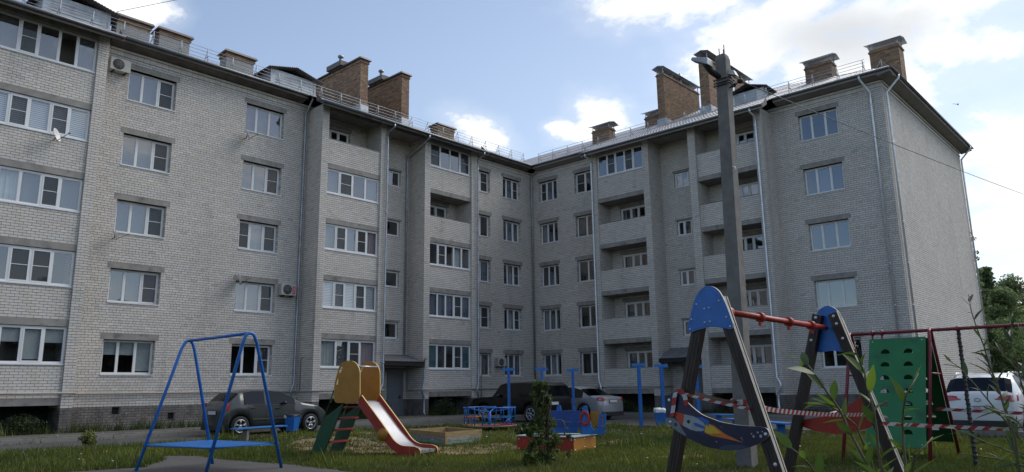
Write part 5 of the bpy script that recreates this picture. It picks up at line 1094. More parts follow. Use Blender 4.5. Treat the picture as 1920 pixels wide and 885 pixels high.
# ---------------------------------------------------------------- cars
TYRE = mat('tyre_rubber', (.014, .014, .015), .85); RIM = mat('alloy_rim', (.42, .43, .45), .35, .8); CGLASS = glass_mat('tinted_car_glass', (.014, .015, .017), .04, .4, 0.05, 0.0); TRIM = mat('black_car_trim', (.02, .02, .022), .55)
TAIL = mat('red_tail_lamp', (.36, .008, .012), .2, coat=.6); LAMP = mat('clear_lamp', (.5, .52, .55), .15, .3, coat=.6); PLATE = mat('white_number_plate', (.6, .6, .6), .4)
def lerp(tab, x):
    if x <= tab[0][0]: return tab[0][1]
    for (a, p), (b, q) in zip(tab[:-1], tab[1:]):
        if x <= b: return p+(q-p)*(x-a)/(b-a) if b > a else q
    return tab[-1][1]
def car(label, group, loc, rz, paint, L, Wd, roof, belt, halfw, wheels, rw_, glass, sill=.20, wind=None, rear=None, handles=(), spokes=5, rails=False, tail=None, plate=None, wbelt=None, tuck=.13, doors=()):
    """roof, belt: tables of height along x (0 = tail). glass: side-window spans. wind/rear: x spans of the screens."""
    t = thing('parked_car', label, 'car', loc, rz, group)
    xs = sorted({round(v, 3) for v in list(np.linspace(0, L, 44)) + [w_+s*rw_*k for w_ in wheels for s in (-1, 1) for k in (1.15, 1.0, .8, .5)] + [v for g in glass for v in g] + [a for a, b in roof] + list(wind or ()) + list(rear or ()) + [.02, L-.02] if 0 <= v <= L})
    def ringpts(x):
        hw = Wd/2*lerp(halfw, x); zb = sill
        for w_ in wheels:
            dx = abs(x-w_); ra = rw_*1.16
            if dx < ra: zb = max(zb, rw_+sqrt(ra*ra-dx*dx)*.98)
        bz = lerp(belt, x); rz_ = lerp(roof, x); bz = min(bz, rz_-.015); up = max(0, rz_-bz)
        zb = min(zb, bz-.12); roofw = hw-min(.30, tuck*up/.35*1.0)
        zs_ = zb+(bz-zb)*.28; zm = zb+(bz-zb)*.62
        return [(hw*.94, zb), (hw*.995, zs_), (hw, zm), (hw*.975, bz), (max(roofw, hw*.6), rz_-min(.055, up*.4)), (max(roofw, hw*.6)*.80, rz_-min(.012, up*.1)), (0, rz_)]
    rg = [ringpts(x) for x in xs]; nj = 7; body = MB(); body.smooth = True; gl = []
    V = []
    for sgn in (1, -1):
        for i, x in enumerate(xs): V += [(x, sgn*y, z) for y, z in rg[i]]
    n = len(xs); idx = lambda s, i, j: (s*n+i)*nj+j; faces = []; gf = {}
    for s in (0, 1):
        for i in range(n-1):
            xm = (xs[i]+xs[i+1])/2
            for j in range(nj-1):
                q = [idx(s, i, j), idx(s, i+1, j), idx(s, i+1, j+1), idx(s, i, j+1)]; q = q if s == 0 else q[::-1]; key = None
                if j == 3:
                    for k, (a, b) in enumerate(glass):
                        if a < xm < b: key = ('side_window', s, k)
                    if key is None and glass[0][1] < xm < glass[-1][0]: key = ('window_pillar', s, 0)
                if j in (4, 5):
                    if wind and wind[0] < xm < wind[1]: key = ('windscreen', 0, 0)
                    if rear and rear[0] < xm < rear[1]: key = ('rear_window', 0, 0)
                (gf.setdefault(key, []) if key else faces).append(q)
    for i in (0, n-1):
        l = [idx(0, i, j) for j in range(nj)] + [idx(1, i, j) for j in range(nj-2, -1, -1)]; faces.append(l if i == 0 else l[::-1])
    for s in (0,):
        for i in range(n-1): faces.append([idx(0, i, 0), idx(1, i, 0), idx(1, i+1, 0), idx(0, i+1, 0)])
    body.add(V, faces); bo = body.build('body', paint, t, True)
    for (nm, s, k), fs in gf.items():
        g = MB(); used = sorted({i for f in fs for i in f}); mp = {v: i for i, v in enumerate(used)}
        pts = np.array([V[i] for i in used]); c_ = pts.mean(0); 
        g.add([tuple(p) for p in pts], [[mp[i] for i in f] for f in fs]); g.build(nm, TRIM if nm == 'window_pillar' else CGLASS, t, True)
        e = MB()    # trim frame round the glass
        if nm == 'side_window':
            lo = [V[idx(s, i, 3)] for i in range(n) if glass[k][0]-1e-6 <= xs[i] <= glass[k][1]+1e-6]; hi = [V[idx(s, i, 4)] for i in range(n) if glass[k][0]-1e-6 <= xs[i] <= glass[k][1]+1e-6]; e.tube(lo+hi[::-1]+[lo[0]], .011, 5); e.build('window_trim', TRIM, t, True)
    cab = MB(); cab.box((L*.18, -Wd*.36, .35), (L*.74, Wd*.36, min(lerp(belt, L*.5)-.05, 1.0))); cab.build('interior', TRIM, t, True)
    for w_ in wheels:
        for s in (-1, 1):
            yo = s*(Wd/2-.015); wh = MB(); wh.lathe((w_, yo-s*.10, rw_), (0, s, 0), [(rw_*.62, -.1), (rw_*.95, -.1), (rw_, -.07), (rw_, .07), (rw_*.96, .095), (rw_*.66, .10)], 26); wo_ = wh.build('wheel', TYRE, t, True)
            r = MB(); r.lathe((w_, yo-s*.10, rw_), (0, s, 0), [(rw_*.67, .098), (rw_*.64, .085), (rw_*.60, .05), (.001, .045)], 26); r.build('rim_dish', TRIM, wo_, True)
            r = MB(); r.lathe((w_, yo-s*.10, rw_), (0, s, 0), [(rw_*.67, .10), (rw_*.67, .105), (rw_*.59, .10), (rw_*.59, .06)], 26)
            for k in range(spokes):
                for o_ in (-.11, .11):
                    a_ = 2*pi*k/spokes+.3; c1, c2 = a_+o_*1.5, a_+o_; p1 = (w_+rw_*.15*cos(c1), yo-s*.005, rw_+rw_*.15*sin(c1)); p2 = (w_+rw_*.62*cos(c2), yo-s*.008, rw_+rw_*.62*sin(c2)); r.tube([p1, p2], .013, 5)
            r.lathe((w_, yo-s*.02, rw_), (0, s, 0), [(rw_*.19, -.02), (rw_*.18, .015), (.001, .02)], 14); r.build('rim', RIM, wo_, True)
            wl_ = MB(); wl_.lathe((w_, s*(Wd/2-.34), rw_), (0, s, 0), [(rw_*1.1, 0), (rw_*1.1, .27)], 20); wl_.build('wheel_well', TRIM, t, True)
    for s in (-1, 1):
        for x in handles: h = MB(); y = s*(Wd/2*lerp(halfw, x)+.004); h.box((x, y-.014, lerp(belt, x)-.125), (x+.17, y+.014, lerp(belt, x)-.085)); h.build('door_handle', paint, t, True, .006)
        for x in doors:
            rgx = ringpts(x); h = MB(); h.tube([(x, s*(y+.001), z) for y, z in rgx[1:4]], .006, 4); h.build('door_gap', TRIM, t, True)
        mx_ = (wind[0]-.02 if wind else L*.66); m_ = MB(); y = s*(Wd/2*.97); m_.ball((mx_, y+s*.10, lerp(belt, mx_)+.07), (.07, .10, .065), 6); m_.tube([(mx_, y-s*.02, lerp(belt, mx_)+.02), (mx_, y+s*.06, lerp(belt, mx_)+.05)], .02, 6); m_.build('wing_mirror', TRIM if not rails else paint, t, True)
        b_ = MB(); x0, x1 = wheels[0]+rw_*1.25, wheels[1]-rw_*1.25; y = s*(Wd/2*.985+.008); b_.box((x0, y-.015, sill+.28), (x1, y+.012, sill+.33)); b_.build('side_moulding', paint, t, True, .005)
        if rails:
            b_ = MB(); y = s*(Wd/2-.27); b_.tube([(L*.12, y, lerp(roof, L*.12)-.02), (L*.16, y, lerp(roof, L*.16)+.045), (L*.52, y, lerp(roof, L*.52)+.04), (L*.56, y, lerp(roof, L*.56)-.02)], .018, 6); b_.build('roof_rail', RIM, t, True)
        if tail:
            b_ = MB(); z0, z1, yin, dx = tail; y = Wd/2; b_.hexa([(-.012, s*(y-yin), z0+.05), (-.012, s*(y*lerp(halfw, 0)-.0), z0), (dx, s*(y*lerp(halfw, dx)+.012), z0+.02), (dx, s*(y-yin), z0+.05), (.03, s*(y-yin), z1-.03), (.01, s*(y*lerp(halfw, 0)-.03), z1), (dx*1.1, s*(y*lerp(halfw, dx)+.0), z1), (dx, s*(y-yin), z1-.03)]); b_.build('tail_lamp', TAIL, t, True, .008)
        b_ = MB(); y = Wd/2*lerp(halfw, L-.25); z = lerp(belt, L-.25)-.12; b_.hexa([(L-.42, s*(y-.01), z-.02), (L-.03, s*(y-.22), z-.10), (L-.05, s*(y-.42), z-.10), (L-.3, s*(y-.2), z), (L-.42, s*(y-.02), z+.07), (L-.06, s*(y-.24), z+.02), (L-.10, s*(y-.42), z+.02), (L-.34, s*(y-.2), z+.09)]); b_.build('headlamp', LAMP, t, True, .01)
    lb = MB(); lb.box((-.03, -Wd*.43, sill-.02), (.12, Wd*.43, sill+.16)); lb.build('lower_bumper', TRIM, t, True, .02)
    if plate:
        z, y = plate; p_ = MB(); p_.box((-.032, y-.26, z-.056), (-.02, y+.26, z+.056)); po = p_.build('number_plate', PLATE, t, True)
        p_ = MB(); p_.box((-.026, y-.275, z-.07), (-.012, y+.275, z+.07)); p_.build('plate_frame', TRIM, t, True); return t, po
    return t, None
PG = mat('grey_green_car_paint', (.030, .036, .037), .35, .0, coat=.6, var=.04, scale=3); PS = mat('silver_car_paint', (.36, .37, .39), .3, .25, coat=.6); PB = mat('black_car_paint', (.004, .004, .0045), .5, .0, coat=.15, spec=.25); PW = mat('white_car_paint', (.66, .67, .68), .3, coat=.7)
GC = 'cars parked in the courtyard'
hb, _ = car('dark grey-green five-door hatchback parked along the left wing behind the slide', GC, (7.06, -24.33, 0), R(90), PG, 3.95, 1.71, [(0, .86), (.04, .98), (.14, 1.10), (.50, 1.40), (.92, 1.47), (1.55, 1.475), (2.03, 1.44), (2.80, 1.06), (2.88, 1.03), (3.47, .93), (3.82, .78), (3.95, .62)], [(0, .82), (.25, .98), (.9, .99), (2.78, .93), (3.47, .84), (3.95, .55)], [(0, .84), (.12, .93), (.5, .99), (2.6, 1), (3.3, .97), (3.75, .86), (3.95, .70)], (.56, 3.16), .315, [(.66, 1.40), (1.48, 2.52)], .20, (2.08, 2.78), (.16, .48), (.88, 1.78), 5, tail=(.80, 1.06, .13, .17), plate=(.74, 0), doors=(.80, 1.44, 2.44))
sd_, _ = car('silver saloon with red tail lamps parked by the inner corner of the block', GC, (12.15, -8.95, 0), R(180), PS, 4.6, 1.79, [(0, .92), (.03, .99), (.55, 1.03), (1.2, 1.36), (1.6, 1.45), (2.4, 1.46), (2.75, 1.42), (3.5, 1.02), (4.2, .90), (4.5, .75), (4.6, .62)], [(0, .86), (.6, .98), (1.5, .96), (3.4, .92), (4.2, .82), (4.6, .55)], [(0, .84), (.15, .93), (.8, .99), (3.2, 1), (4.0, .95), (4.4, .84), (4.6, .7)], (.98, 3.68), .33, [(1.0, 1.98), (2.05, 3.1)], .2, (2.78, 3.46), (.58, 1.18), (1.5, 2.5), 5, tail=(.80, .97, .34, .26), plate=(.80, 0), doors=(1.2, 2.02, 3.0))
bs, _ = car('black boxy off-road car parked in front of the silver saloon', GC, (11.45, -11.75, 0), R(180), PB, 4.5, 1.75, [(0, .95), (.03, 1.05), (.16, 1.52), (.32, 1.62), (1.2, 1.66), (2.3, 1.65), (2.55, 1.60), (2.98, 1.12), (3.1, 1.08), (4.2, .98), (4.4, .88), (4.5, .7)], [(0, .9), (.2, 1.03), (2.9, 1.02), (4.2, .94), (4.5, .6)], [(0, .93), (.1, .97), (.6, 1), (3.4, 1), (4.2, .96), (4.5, .86)], (.85, 3.55), .36, [(.30, .95), (1.0, 1.75), (1.82, 2.72)], .32, (2.6, 2.95), (.035, .15), (1.2, 2.05), 6, tail=(.72, .98, .12, .06), plate=(.78, .35), tuck=.05, doors=(.98, 1.78, 2.7))
ws, wp = car('white off-road car seen from behind with red tail lamps, parked by the gable wall', GC, (26.62, -13.0, 0), R(90-4), PW, 4.27, 1.78, [(0, .97), (.04, 1.08), (.10, 1.14), (.42, 1.50), (.62, 1.58), (1.3, 1.63), (2.2, 1.60), (2.5, 1.54), (3.2, 1.12), (3.9, 1.02), (4.2, .85), (4.27, .7)], [(0, .92), (.3, 1.06), (3.1, 1.03), (3.9, .95), (4.27, .6)], [(0, .88), (.12, .96), (.6, 1), (3.2, 1), (3.9, .95), (4.27, .8)], (.85, 3.44), .345, [(.75, 1.75), (1.82, 2.85)], .24, (2.55, 3.15), (.11, .44), (1.2, 2.1), 5, rails=True, tail=(.88, 1.05, .50, .26), plate=(.70, 0), doors=(.95, 1.8, 2.8))
mb = MB(); mb.lathe((-.016, 0, .93), (-1, 0, 0), [(.075, 0), (.085, .012), (.06, .012), (.055, 0)], 16)
mb.v = [(a, b, .93+(c-.93)*.6) for a, b, c in mb.v]; mb.build('tailgate_badge', RIM, ws, True)
for txt, y, sz in (('X4', .225, .085), ('5OO', .02, .085), ('76', -.165, .07)):
    cu = bpy.data.curves.new('lettering', 'FONT'); cu.body = txt; cu.size = sz; cu.extrude = .001; cu.align_x = 'CENTER'; cu.align_y = 'CENTER'; tmp = bpy.data.objects.new('lettering', cu); COL.objects.link(tmp); bpy.context.view_layer.update(); me = bpy.data.meshes.new_from_object(tmp); bpy.data.objects.remove(tmp); me.materials.clear(); me.materials.append(TRIM); o = bpy.data.objects.new('lettering', me); COL.objects.link(o); o.parent = wp
    o.rotation_euler = (R(90), 0, R(-90)); o.location = (-.0345, y, .722)
w2, _ = car('white car at the right edge mostly hidden behind the tall dark willow shoots', GC, (28.75, -9.4, 0), R(90-8), PW, 4.5, 1.82, [(0, .97), (.04, 1.08), (.10, 1.14), (.40, 1.56), (.62, 1.66), (1.3, 1.70), (2.3, 1.68), (2.6, 1.6), (3.3, 1.12), (4.1, 1.02), (4.4, .85), (4.5, .7)], [(0, .92), (.3, 1.06), (3.1, 1.03), (3.9, .95), (4.5, .6)], [(0, .88), (.12, .96), (.6, 1), (3.2, 1), (3.9, .95), (4.5, .8)], (.85, 3.5), .35, [(.75, 1.75), (1.82, 2.9)], .24, (2.65, 3.25), (.11, .42), (1.2, 2.1), 5, rails=True, tail=(.86, 1.05, .36, .3), plate=(.72, 0), doors=(.95, 1.8, 2.8))

# ---------------------------------------------------------------- things fixed to the facade
def air_con(lab, F, u, z, d, wd=.78, hg=.54, mark=False):
    t = thing('air_conditioner', lab, 'air conditioner', F.p(u, z, d), 0, 'outdoor air conditioners'); G = F
    mb = MB(); mb.fbox(G, u-wd/2, u+wd/2, z-hg/2, z+hg/2, d+.05, d+.33); mb.build('casing', mat('ivory_ac_casing', (.42, .41, .38), .5, var=.08), t, bevel=.015)
    c_ = G.p(u-wd*.14 if F is LW else u+wd*.14, z, d+.332); c2 = G.p(u+wd*.10, z, d+.332); mb = MB(); mb.lathe(c2, G.n, [(hg*.42, -.004), (hg*.42, .006), (.001, .004)], 24); fo = mb.build('fan_grille', mat('dark_fan_recess', (.05, .05, .055), .6), t)
    mb = MB()
    for r in (.10, .2, .3, .40): mb.tube([c2+G.n*.012+G.u*hg*r*cos(k)+np.array([0, 0, hg*r*sin(k)]) for k in np.linspace(0, 2*pi, 21)], .004, 4)
    for k in range(6): mb.tube([c2+G.n*.012, c2+G.n*.012+G.u*hg*.4*cos(k*pi/3)+np.array([0, 0, hg*.4*sin(k*pi/3)])], .005, 4)
    mb.build('grille_wire', mat('grille_grey', (.3, .3, .3), .5), fo)
    mb = MB()
    for s in (-.3, .3): mb.fbox(G, u+wd*s-.02, u+wd*s+.02, z-hg/2-.05, z-hg/2-.003, d, d+.36); mb.fbox(G, u+wd*s-.02, u+wd*s+.02, z-hg/2-.05, z-hg/2+.2, d, d+.03)
    mb.build('wall_bracket', TRIM, t)
    if mark:
        mb = MB(); mb.fbox(G, u-wd*.42, u-wd*.24, z-hg*.36, z+hg*.30, d+.331, d+.334); mb.build('red_sticker', mat('red_sticker_print', (.5, .015, .05), .5), t)
        mb = MB(); mb.fbox(G, u-wd*.345, u-wd*.315, z-hg*.28, z+hg*.22, d+.3345, d+.336); mb.build('sticker_bar', SILL, t)
    return t
air_con('ivory air conditioner under the eave beside the left brick pier', LW, 25.93, 14.60, .0); air_con('ivory air conditioner with a red sticker beside the downpipe', LW, 17.78, 6.05, 0, mark=True); air_con('grey air conditioner low on the wall by the inner corner of the block', LW, 3.34, 2.95, 0, .72, .5)
def dish(lab, F, u, z, d, r, aim):
    t = thing('satellite_dish', lab, 'satellite dish', F.p(u, z, d), 0, 'satellite dishes'); c_ = F.p(u, z, d+.38); aim = np.array(aim, float); aim /= np.linalg.norm(aim)
    mb = MB(); mb.lathe(c_, aim, [(.001, -.06), (r*.5, -.045), (r*.85, -.012), (r, .012), (r*1.02, .006), (r*.86, -.02), (.001, -.07)], 24); mb.build('reflector', mat('white_dish', (.62, .62, .62), .5), t)
    mb = MB(); mb.tube([F.p(u, z-.1, d), F.p(u, z-.12, d+.25), tuple(c_-aim*.06)], .018, 6); mb.tube([tuple(c_-np.array([0, 0, r*.95])), tuple(c_+aim*.42-np.array([0, 0, r*.25]))], .012, 6); mb.build('bracket', TRIM, t)
    mb = MB(); mb.lathe(c_+aim*.42-np.array([0, 0, r*.22]), -aim, [(.03, -.05), (.035, .02), (.001, .03)], 10); mb.build('receiver_head', mat('grey_plastic', (.3, .3, .3), .5), t)
dish('white satellite dish on the brick parapet of the leftmost balcony', LW, 28.25, 10.68, 1.22, .25, (.62, .74, .3))
dish('small thin satellite dish below the top window next to the downpipe', LW, 20.28, 13.0, 0, .26, (.45, .85, .3)); dish('satellite dish seen edge-on above the second-floor window', LW, 20.25, 6.32, 0, .30, (.4, .88, .25)); dish('small dark dish bracket below the third-floor window by the left pier', LW, 25.5, 7.55, 0, .20, (.25, .95, .2))

# ---------------------------------------------------------------- plants
BARK = mat('grey_brown_bark', (.075, .055, .04), .95, var=.3, scale=6, stretch=(3, 3, .6), bump=.6, bscale=20); TWIG = mat('willow_twig', (.085, .075, .03), .7, var=.2, scale=8)
def leafcloud(C, S, n, lsz, col, jit=.3, droop=.0, asp=.5):
    """n small leaf faces spread in ellipsoid clumps: C centres, S radii"""
    k = RNG.integers(0, len(C), n); d = RNG.normal(0, 1, (n, 3)); d /= np.linalg.norm(d, axis=1, keepdims=True); r = RNG.random(n)**.45
    P = np.array(C)[k]+d*r[:, None]*np.array(S)[k]; a = RNG.normal(0, 1, (n, 3)); a[:, 2] -= droop; a /= np.linalg.norm(a, axis=1, keepdims=True); b = np.cross(a, RNG.normal(0, 1, (n, 3))); b /= np.linalg.norm(b, axis=1, keepdims=True)
    s = lsz*RNG.uniform(.6, 1.4, (n, 1)); V = np.stack([P-a*s, P+b*s*asp, P+a*s, P-b*s*asp], 1).reshape(-1, 3)
    base = np.array(col)*RNG.uniform(.6, 1.45, (len(C), 1))[k]; t = base*RNG.uniform(1-jit, 1+jit, (n, 1)); t[:, 0] *= RNG.uniform(.85, 1.2, n)
    return V, np.repeat(t, 4, 0)
def tree(lab, x, y, h, rad, shape, n, lsz, col, name='tree', cat='tree', group='trees behind the gable', base=.12):
    t = thing(name, lab, cat, (x, y, 0), 0, group); mb = MB(); pts = [(x+.12*sin(i*1.3), y+.1*cos(i*1.7), h*.92*i/8) for i in range(9)]; mb.tube(pts, [max(.02, h*.016*(1-i/8.5)) for i in range(9)], 9); C, S = [], []
    nb = 64 if shape == 'cone' else 46
    for i in range(nb):
        f = base+(1-base)*(i+.5)/nb; z = h*f; a = i*2.4+RNG.uniform(-.4, .4)
        if shape == 'cone': rr = rad*(1-f)**.85*RNG.uniform(.55, 1.1); e = (x+rr*cos(a), y+rr*sin(a), z-.12*rr)
        else: rr = rad*sin(pi*min(1, .12+f*.88))**.7*RNG.uniform(.35, 1.0); e = (x+rr*cos(a), y+rr*sin(a), z+.15*rr)
        mb.tube([(x, y, z-.2*rr), ((x+e[0])/2, (y+e[1])/2, z), e], [.05*h/10, .035*h/10, .012], 5)
        for q in (.55, .95): C.append((x+(e[0]-x)*q, y+(e[1]-y)*q, z)); S.append((rad*.17, rad*.17, rad*.09) if shape == 'cone' else (rad*.25, rad*.25, rad*.18))
    mb.build('trunk', BARK, t); C.append((x, y, h*.97)); S.append((rad*.1, rad*.1, h*.05))
    V, T = leafcloud(C, S, n, lsz, col, .35, .3 if shape == 'cone' else 0); npmesh('crown', V, np.arange(len(V)), leaf_mat('tree_leaf', (1, 1, 1), .42, .55), t, T); return t
GN = (.15, .21, .085)
def trp(lab, D, p, h, *k, **kw): q = far(D, p, 735); return tree(lab, q[0], q[1], h, *k, **kw)
trp('tall dark conifer rising right behind the far edge of the gable wall', 62, 1848, 13.0, 2.5, 'cone', 11000, .095, GN); trp('mid-height dark conifer standing just right of the tall one', 66, 1880, 9.8, 2.6, 'cone', 11000, .10, (.135, .195, .08))
trp('broad leafy tree at the right edge behind the parked white cars', 60, 1905, 7.4, 2.6, 'round', 12000, .10, (.16, .22, .09)); trp('paler leafy tree behind the others at the right edge', 82, 1925, 10.6, 4.0, 'round', 15000, .12, (.15, .19, .085)); trp('low bushy tree under the conifers beside the gable corner', 54, 1862, 4.8, 2.4, 'round', 11000, .08, (.12, .17, .07)); trp('low spreading tree just above the roof of the rear white car', 56, 1900, 5.0, 2.8, 'round', 11000, .085, (.14, .20, .08))
# young bushy sapling in the playground
t = thing('young_tree', 'slender young bushy tree in front of the boat-shaped sandbox', 'young tree', (21.82, -25.05, 0)); mb = MB(); x, y = 21.82, -25.05
for i in range(9):
    a = i*.7; mb.tube([(x+.05*cos(a), y+.05*sin(a), 0), (x+.10*cos(a), y+.1*sin(a), .5), (x+.16*cos(a*1.3), y+.16*sin(a*1.3), 1.0+.05*(i % 4)), (x-.03+.10*cos(a*1.7), y+.08*sin(a*1.7), 1.15+.06*i)], [.012, .01, .007, .003], 5)
mb.build('stem', BARK, t); C, S = [], []
for i in range(190):
    f = RNG.random()**1.15; z = .08+1.42*f; rr = (.37 if f < .42 else (.37-1.5*(f-.42) if f < .58 else .13))*sqrt(RNG.random())*(1.55 if i % 7 == 0 else .9); a = RNG.uniform(0, 6.3) if i % 7 else (i % 3)*2.1+.4; C.append((x-.06*f+rr*cos(a), y+rr*sin(a), z)); q = RNG.uniform(.03, .085); S.append((q, q, q*1.2))
V, T = leafcloud(C, S, 5600, .040, (.072, .105, .025), .5, .2, .36); npmesh('crown', V, np.arange(len(V)), leaf_mat('tree_leaf', (1, 1, 1)), t, T)
def bush(lab, x, y, r, h, n, col, group='bushes along the walls'):
    t = thing('bush', lab, 'bush', (x, y, 0), 0, group); C = [(x+r*.6*cos(i*2.4)*RNG.random(), y+r*.6*sin(i*2.4)*RNG.random(), h*(.2+.6*i/14)) for i in range(14)]; S = [(r*.5, r*.5, h*.25)]*14; mb = MB()
    for i in range(7): mb.tube([(x+.05*cos(i), y+.05*sin(i), 0), (x+r*.5*cos(i*.9), y+r*.5*sin(i*.9), h*.7)], [.012, .004], 5)
    mb.build('stem', BARK, t); V, T = leafcloud(C, S, n, .045, col, .4, 0, .4); npmesh('foliage', V, np.arange(len(V)), leaf_mat('tree_leaf', (1, 1, 1)), t, T)
bush('leafy green bush left of the grey entrance door behind the slide', 1.1, -13.0, .7, 1.0, 1800, (.035, .055, .02)); bush('dark bush in the black basement gap right of the left entrance', 1.9, -9.4, .8, 1.0, 1800, (.028, .045, .018)); bush('small bush at the foot of the bay beside the merry-go-round', 2.0, -7.0, .7, 1.0, 1600, (.035, .055, .02)); bush('low bush under the open balcony behind the silver saloon', 8.0, -1.9, .8, .8, 1500, (.028, .045, .018)); bush('low weed clump under the leftmost balcony', 1.4, -28.2, .9, .8, 1700, (.032, .05, .018)); bush('yellowish broad-leaved weed on the grass strip in front of the left kerb', 8.6, -28.5, .28, .45, 500, (.12, .14, .03)); bush('dark grass clump between the sandbox and the merry-go-round', 16.3, -19.3, .45, .4, 900, (.025, .04, .016)); bush('rough weed clump at the left end of the grass strip', 12.3, -32.1, .8, .5, 1500, (.05, .075, .022))

# foreground willows: every leaf an object of its own
LEAFM = [leaf_mat('willow_leaf_%s' % n_, c_, .45, .4, 'none_') for n_, c_ in (('mid', (1, 1, 1)),)]
def leaf_mesh(L, wd, fold, curl, col):
    me = bpy.data.meshes.new('leaf'); n = 7; V = []; 
    for i in range(n):
        f = i/(n-1); w_ = wd*sin(pi*f**.8)**.9 if 0 < f < 1 else .0008; z = -curl*L*f*f; V += [(L*f, -w_, z+fold*w_), (L*f, 0, z), (L*f, w_, z+fold*w_)]
    Fs = [[3*i+j, 3*i+j+1, 3*i+j+4, 3*i+j+3] for i in range(n-1) for j in (0, 1)]; me.from_pydata(V, [], Fs); me.polygons.foreach_set('use_smooth', [True]*len(Fs)); a = me.attributes.new('tint', 'FLOAT_COLOR', 'POINT')
    for q in a.data: q.color = (*col, 1)
    me.materials.append(leaf_mat('willow_leaf', (1, 1, 1), .5, .38)) if 'willow_leaf' not in MATS else me.materials.append(MATS['willow_leaf']); return me
def willow(lab, root, stems, L, wd, cols, per, group='foreground willow shoots', base_r=.008, side=.0, bright=None):
    t = thing('willow_shrub', lab, 'willow shrub', tuple(root), 0, group); meshes = [leaf_mesh(L*s, wd*s*random.uniform(.85, 1.2), random.uniform(.15, .5), random.uniform(.0, .35), c_) for s in (.65, .85, 1.0, 1.15) for c_ in cols]; root = np.array(root)
    for pts in stems:
        pts = [np.array(p, float) for p in pts]; seg = np.concatenate([[0], np.cumsum([np.linalg.norm(b-a) for a, b in zip(pts[:-1], pts[1:])])]); tot = seg[-1]
        def at_(s):
            for i in range(len(pts)-1):
                if s <= seg[i+1] or i == len(pts)-2: f = (s-seg[i])/(seg[i+1]-seg[i]); return pts[i]+(pts[i+1]-pts[i])*f, (pts[i+1]-pts[i])/np.linalg.norm(pts[i+1]-pts[i])
        mb = MB(); m_ = 14; sm = [at_(tot*i/m_)[0]+np.array([random.uniform(-1, 1)*.004, random.uniform(-1, 1)*.004, 0]) for i in range(m_+1)]; mb.tube(sm, [base_r*(1-.75*i/m_)*min(1, .4+tot) for i in range(m_+1)], 6); mb.build('stem', TWIG, t)
        s = tot*.16; k = 0
        while s < tot*1.0:
            p, d = at_(min(s, tot*.999)); a_ = k*2.4+random.uniform(-.5, .5); x_ = np.cross(d, [.3, .2, .9]); x_ /= np.linalg.norm(x_); y_ = np.cross(d, x_); out = x_*cos(a_)+y_*sin(a_); f = s/tot; dirv = d*(.55+.5*f)+out*(.9-.4*f)+np.array([0, 0, -.18]); dirv /= np.linalg.norm(dirv)
            z_ = np.array([0, 0, 1.0])+np.random.default_rng(k).normal(0, .35, 3); yv = np.cross(z_, dirv); yv /= np.linalg.norm(yv); zv = np.cross(dirv, yv); o = bpy.data.objects.new('leaf', random.choice(meshes)); COL.objects.link(o); o.parent = t
            M_ = Matrix(((dirv[0], yv[0], zv[0], p[0]-root[0]), (dirv[1], yv[1], zv[1], p[1]-root[1]), (dirv[2], yv[2], zv[2], p[2]-root[2]), (0, 0, 0, 1))); o.matrix_local = M_; s += per*random.uniform(.6, 1.4); k += 1
    return t
def px(D, *q): return [far(D+random.uniform(-.06, .06), a, b) for a, b in q]
g1c = [(.10, .17, .022), (.075, .13, .022), (.055, .10, .022), (.13, .20, .03)]
willow('bright green willow shoots in the foreground, in front of the far swing leg', tuple(far(2.75, 1640, 1250)*np.array((1, 1, 0))), [px(2.75, (1640, 1150), (1640, 900), (1575, 770), (1520, 690), (1500, 672)), px(2.7, (1650, 1150), (1655, 900), (1640, 780), (1620, 690), (1600, 655)), px(2.6, (1600, 1150), (1560, 930), (1510, 860), (1480, 838)), px(2.8, (1650, 1150), (1640, 880), (1600, 790), (1560, 760), (1525, 752)), px(2.7, (1680, 1150), (1700, 910), (1720, 850), (1750, 820)), px(2.9, (1700, 1150), (1700, 900), (1690, 800), (1700, 740), (1722, 700))], .095, .0120, g1c, .046)
g2c = [(.06, .10, .03), (.048, .082, .028), (.075, .115, .038), (.038, .064, .025)]
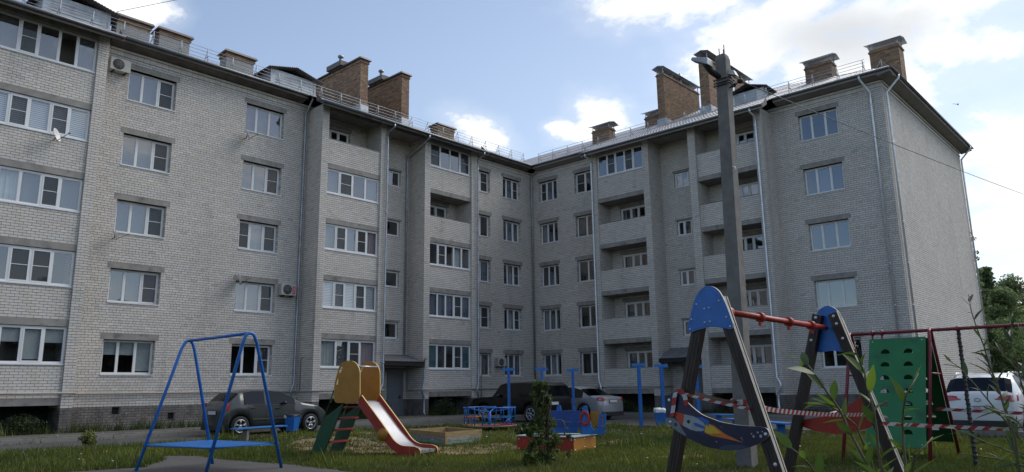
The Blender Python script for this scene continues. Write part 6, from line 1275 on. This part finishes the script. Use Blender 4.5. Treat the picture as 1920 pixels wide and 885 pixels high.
willow('tall dark willow shoots at the right edge, in front of the white cars', tuple(far(4.2, 1930, 1100)*np.array((1, 1, 0))), [px(4.2, (1930, 1060), (1905, 820), (1858, 690), (1830, 610), (1815, 552)), px(4.3, (1935, 1060), (1925, 840), (1870, 770), (1800, 690), (1772, 672)), px(4.1, (1940, 1060), (1935, 800), (1910, 690), (1895, 640), (1900, 590)), px(4.4, (1930, 1060), (1930, 860), (1850, 830), (1780, 800)), px(4.2, (1960, 1060), (1960, 800), (1930, 720), (1880, 660), (1845, 640)), px(4.0, (1990, 1060), (1960, 850), (1900, 780), (1860, 770)), px(4.2, (1950, 1060), (1940, 880), (1870, 860), (1800, 850)), px(4.3, (1970, 1060), (1950, 760), (1925, 660), (1915, 610)), px(4.1, (1940, 1060), (1900, 830), (1875, 730), (1850, 690)), px(4.2, (1980, 1060), (1950, 700), (1930, 640))], .088, .0095, g2c, .041)
# far woods that close the horizon, and a treeline across the street behind the viewer
def woods(name, pts, h, n, lsz, col):
    C, S = [], []
    for x, y in pts:
        k = h*RNG.uniform(.6, 1.1)
        for i in range(5): C.append((x+RNG.normal(0, 1.6), y+RNG.normal(0, 1.6), k*(.15+.18*i))); S.append((2.6*(1-.12*i), 2.6*(1-.12*i), k*.16))
    V, T = leafcloud(C, S, n, lsz, col, .4, 0, .6); CI = np.array(C)*np.array([1, 1, .72]); V2, T2 = leafcloud(CI, np.array(S)*.6, n//9, lsz*2.6, col, .2, 0, .8); V = np.concatenate([V, V2]); T = np.concatenate([T, T2]); stuff(npmesh(name, V, np.arange(len(V)), leaf_mat('tree_leaf', (1, 1, 1)), None, T))
woods('far_woods', [(x, 95+8*sin(x*.3)) for x in np.arange(-10, 75, 3.2)], 8, 26000, .32, (.030, .046, .02))
woods('treeline', [(x, -88+5*sin(x*.2)) for x in np.arange(-40, 120, 1.5)], 9, 120000, .36, (.028, .042, .02))
woods('treeline', [(92+4*sin(y*.3), y) for y in np.arange(-85, 120, 1.5)], 15, 210000, .36, (.028, .042, .02))
# a bird over the gable
t = thing('bird', 'tiny dark bird flying in the sky right of the gable', 'bird', far(70, 1796, 196)); x, y, z = far(70, 1796, 196); mb = MB(); mb.ball((x, y, z), (.05, .16, .05), 6); mb.add([(x, y+.08, z), (x, y-.06, z), (x-.42, y-.12, z+.16), (x-.2, y-.02, z+.12)], [[0, 1, 2, 3]]); mb.add([(x, y+.08, z), (x, y-.06, z), (x+.34, y-.10, z+.24), (x+.16, y-.02, z+.14)], [[0, 1, 2, 3]]); mb.add([(x, y-.12, z), (x-.05, y-.3, z), (x+.05, y-.3, z)], [[0, 1, 2]]); mb.build('body', mat('dark_plumage', (.03, .03, .035), .8), t)
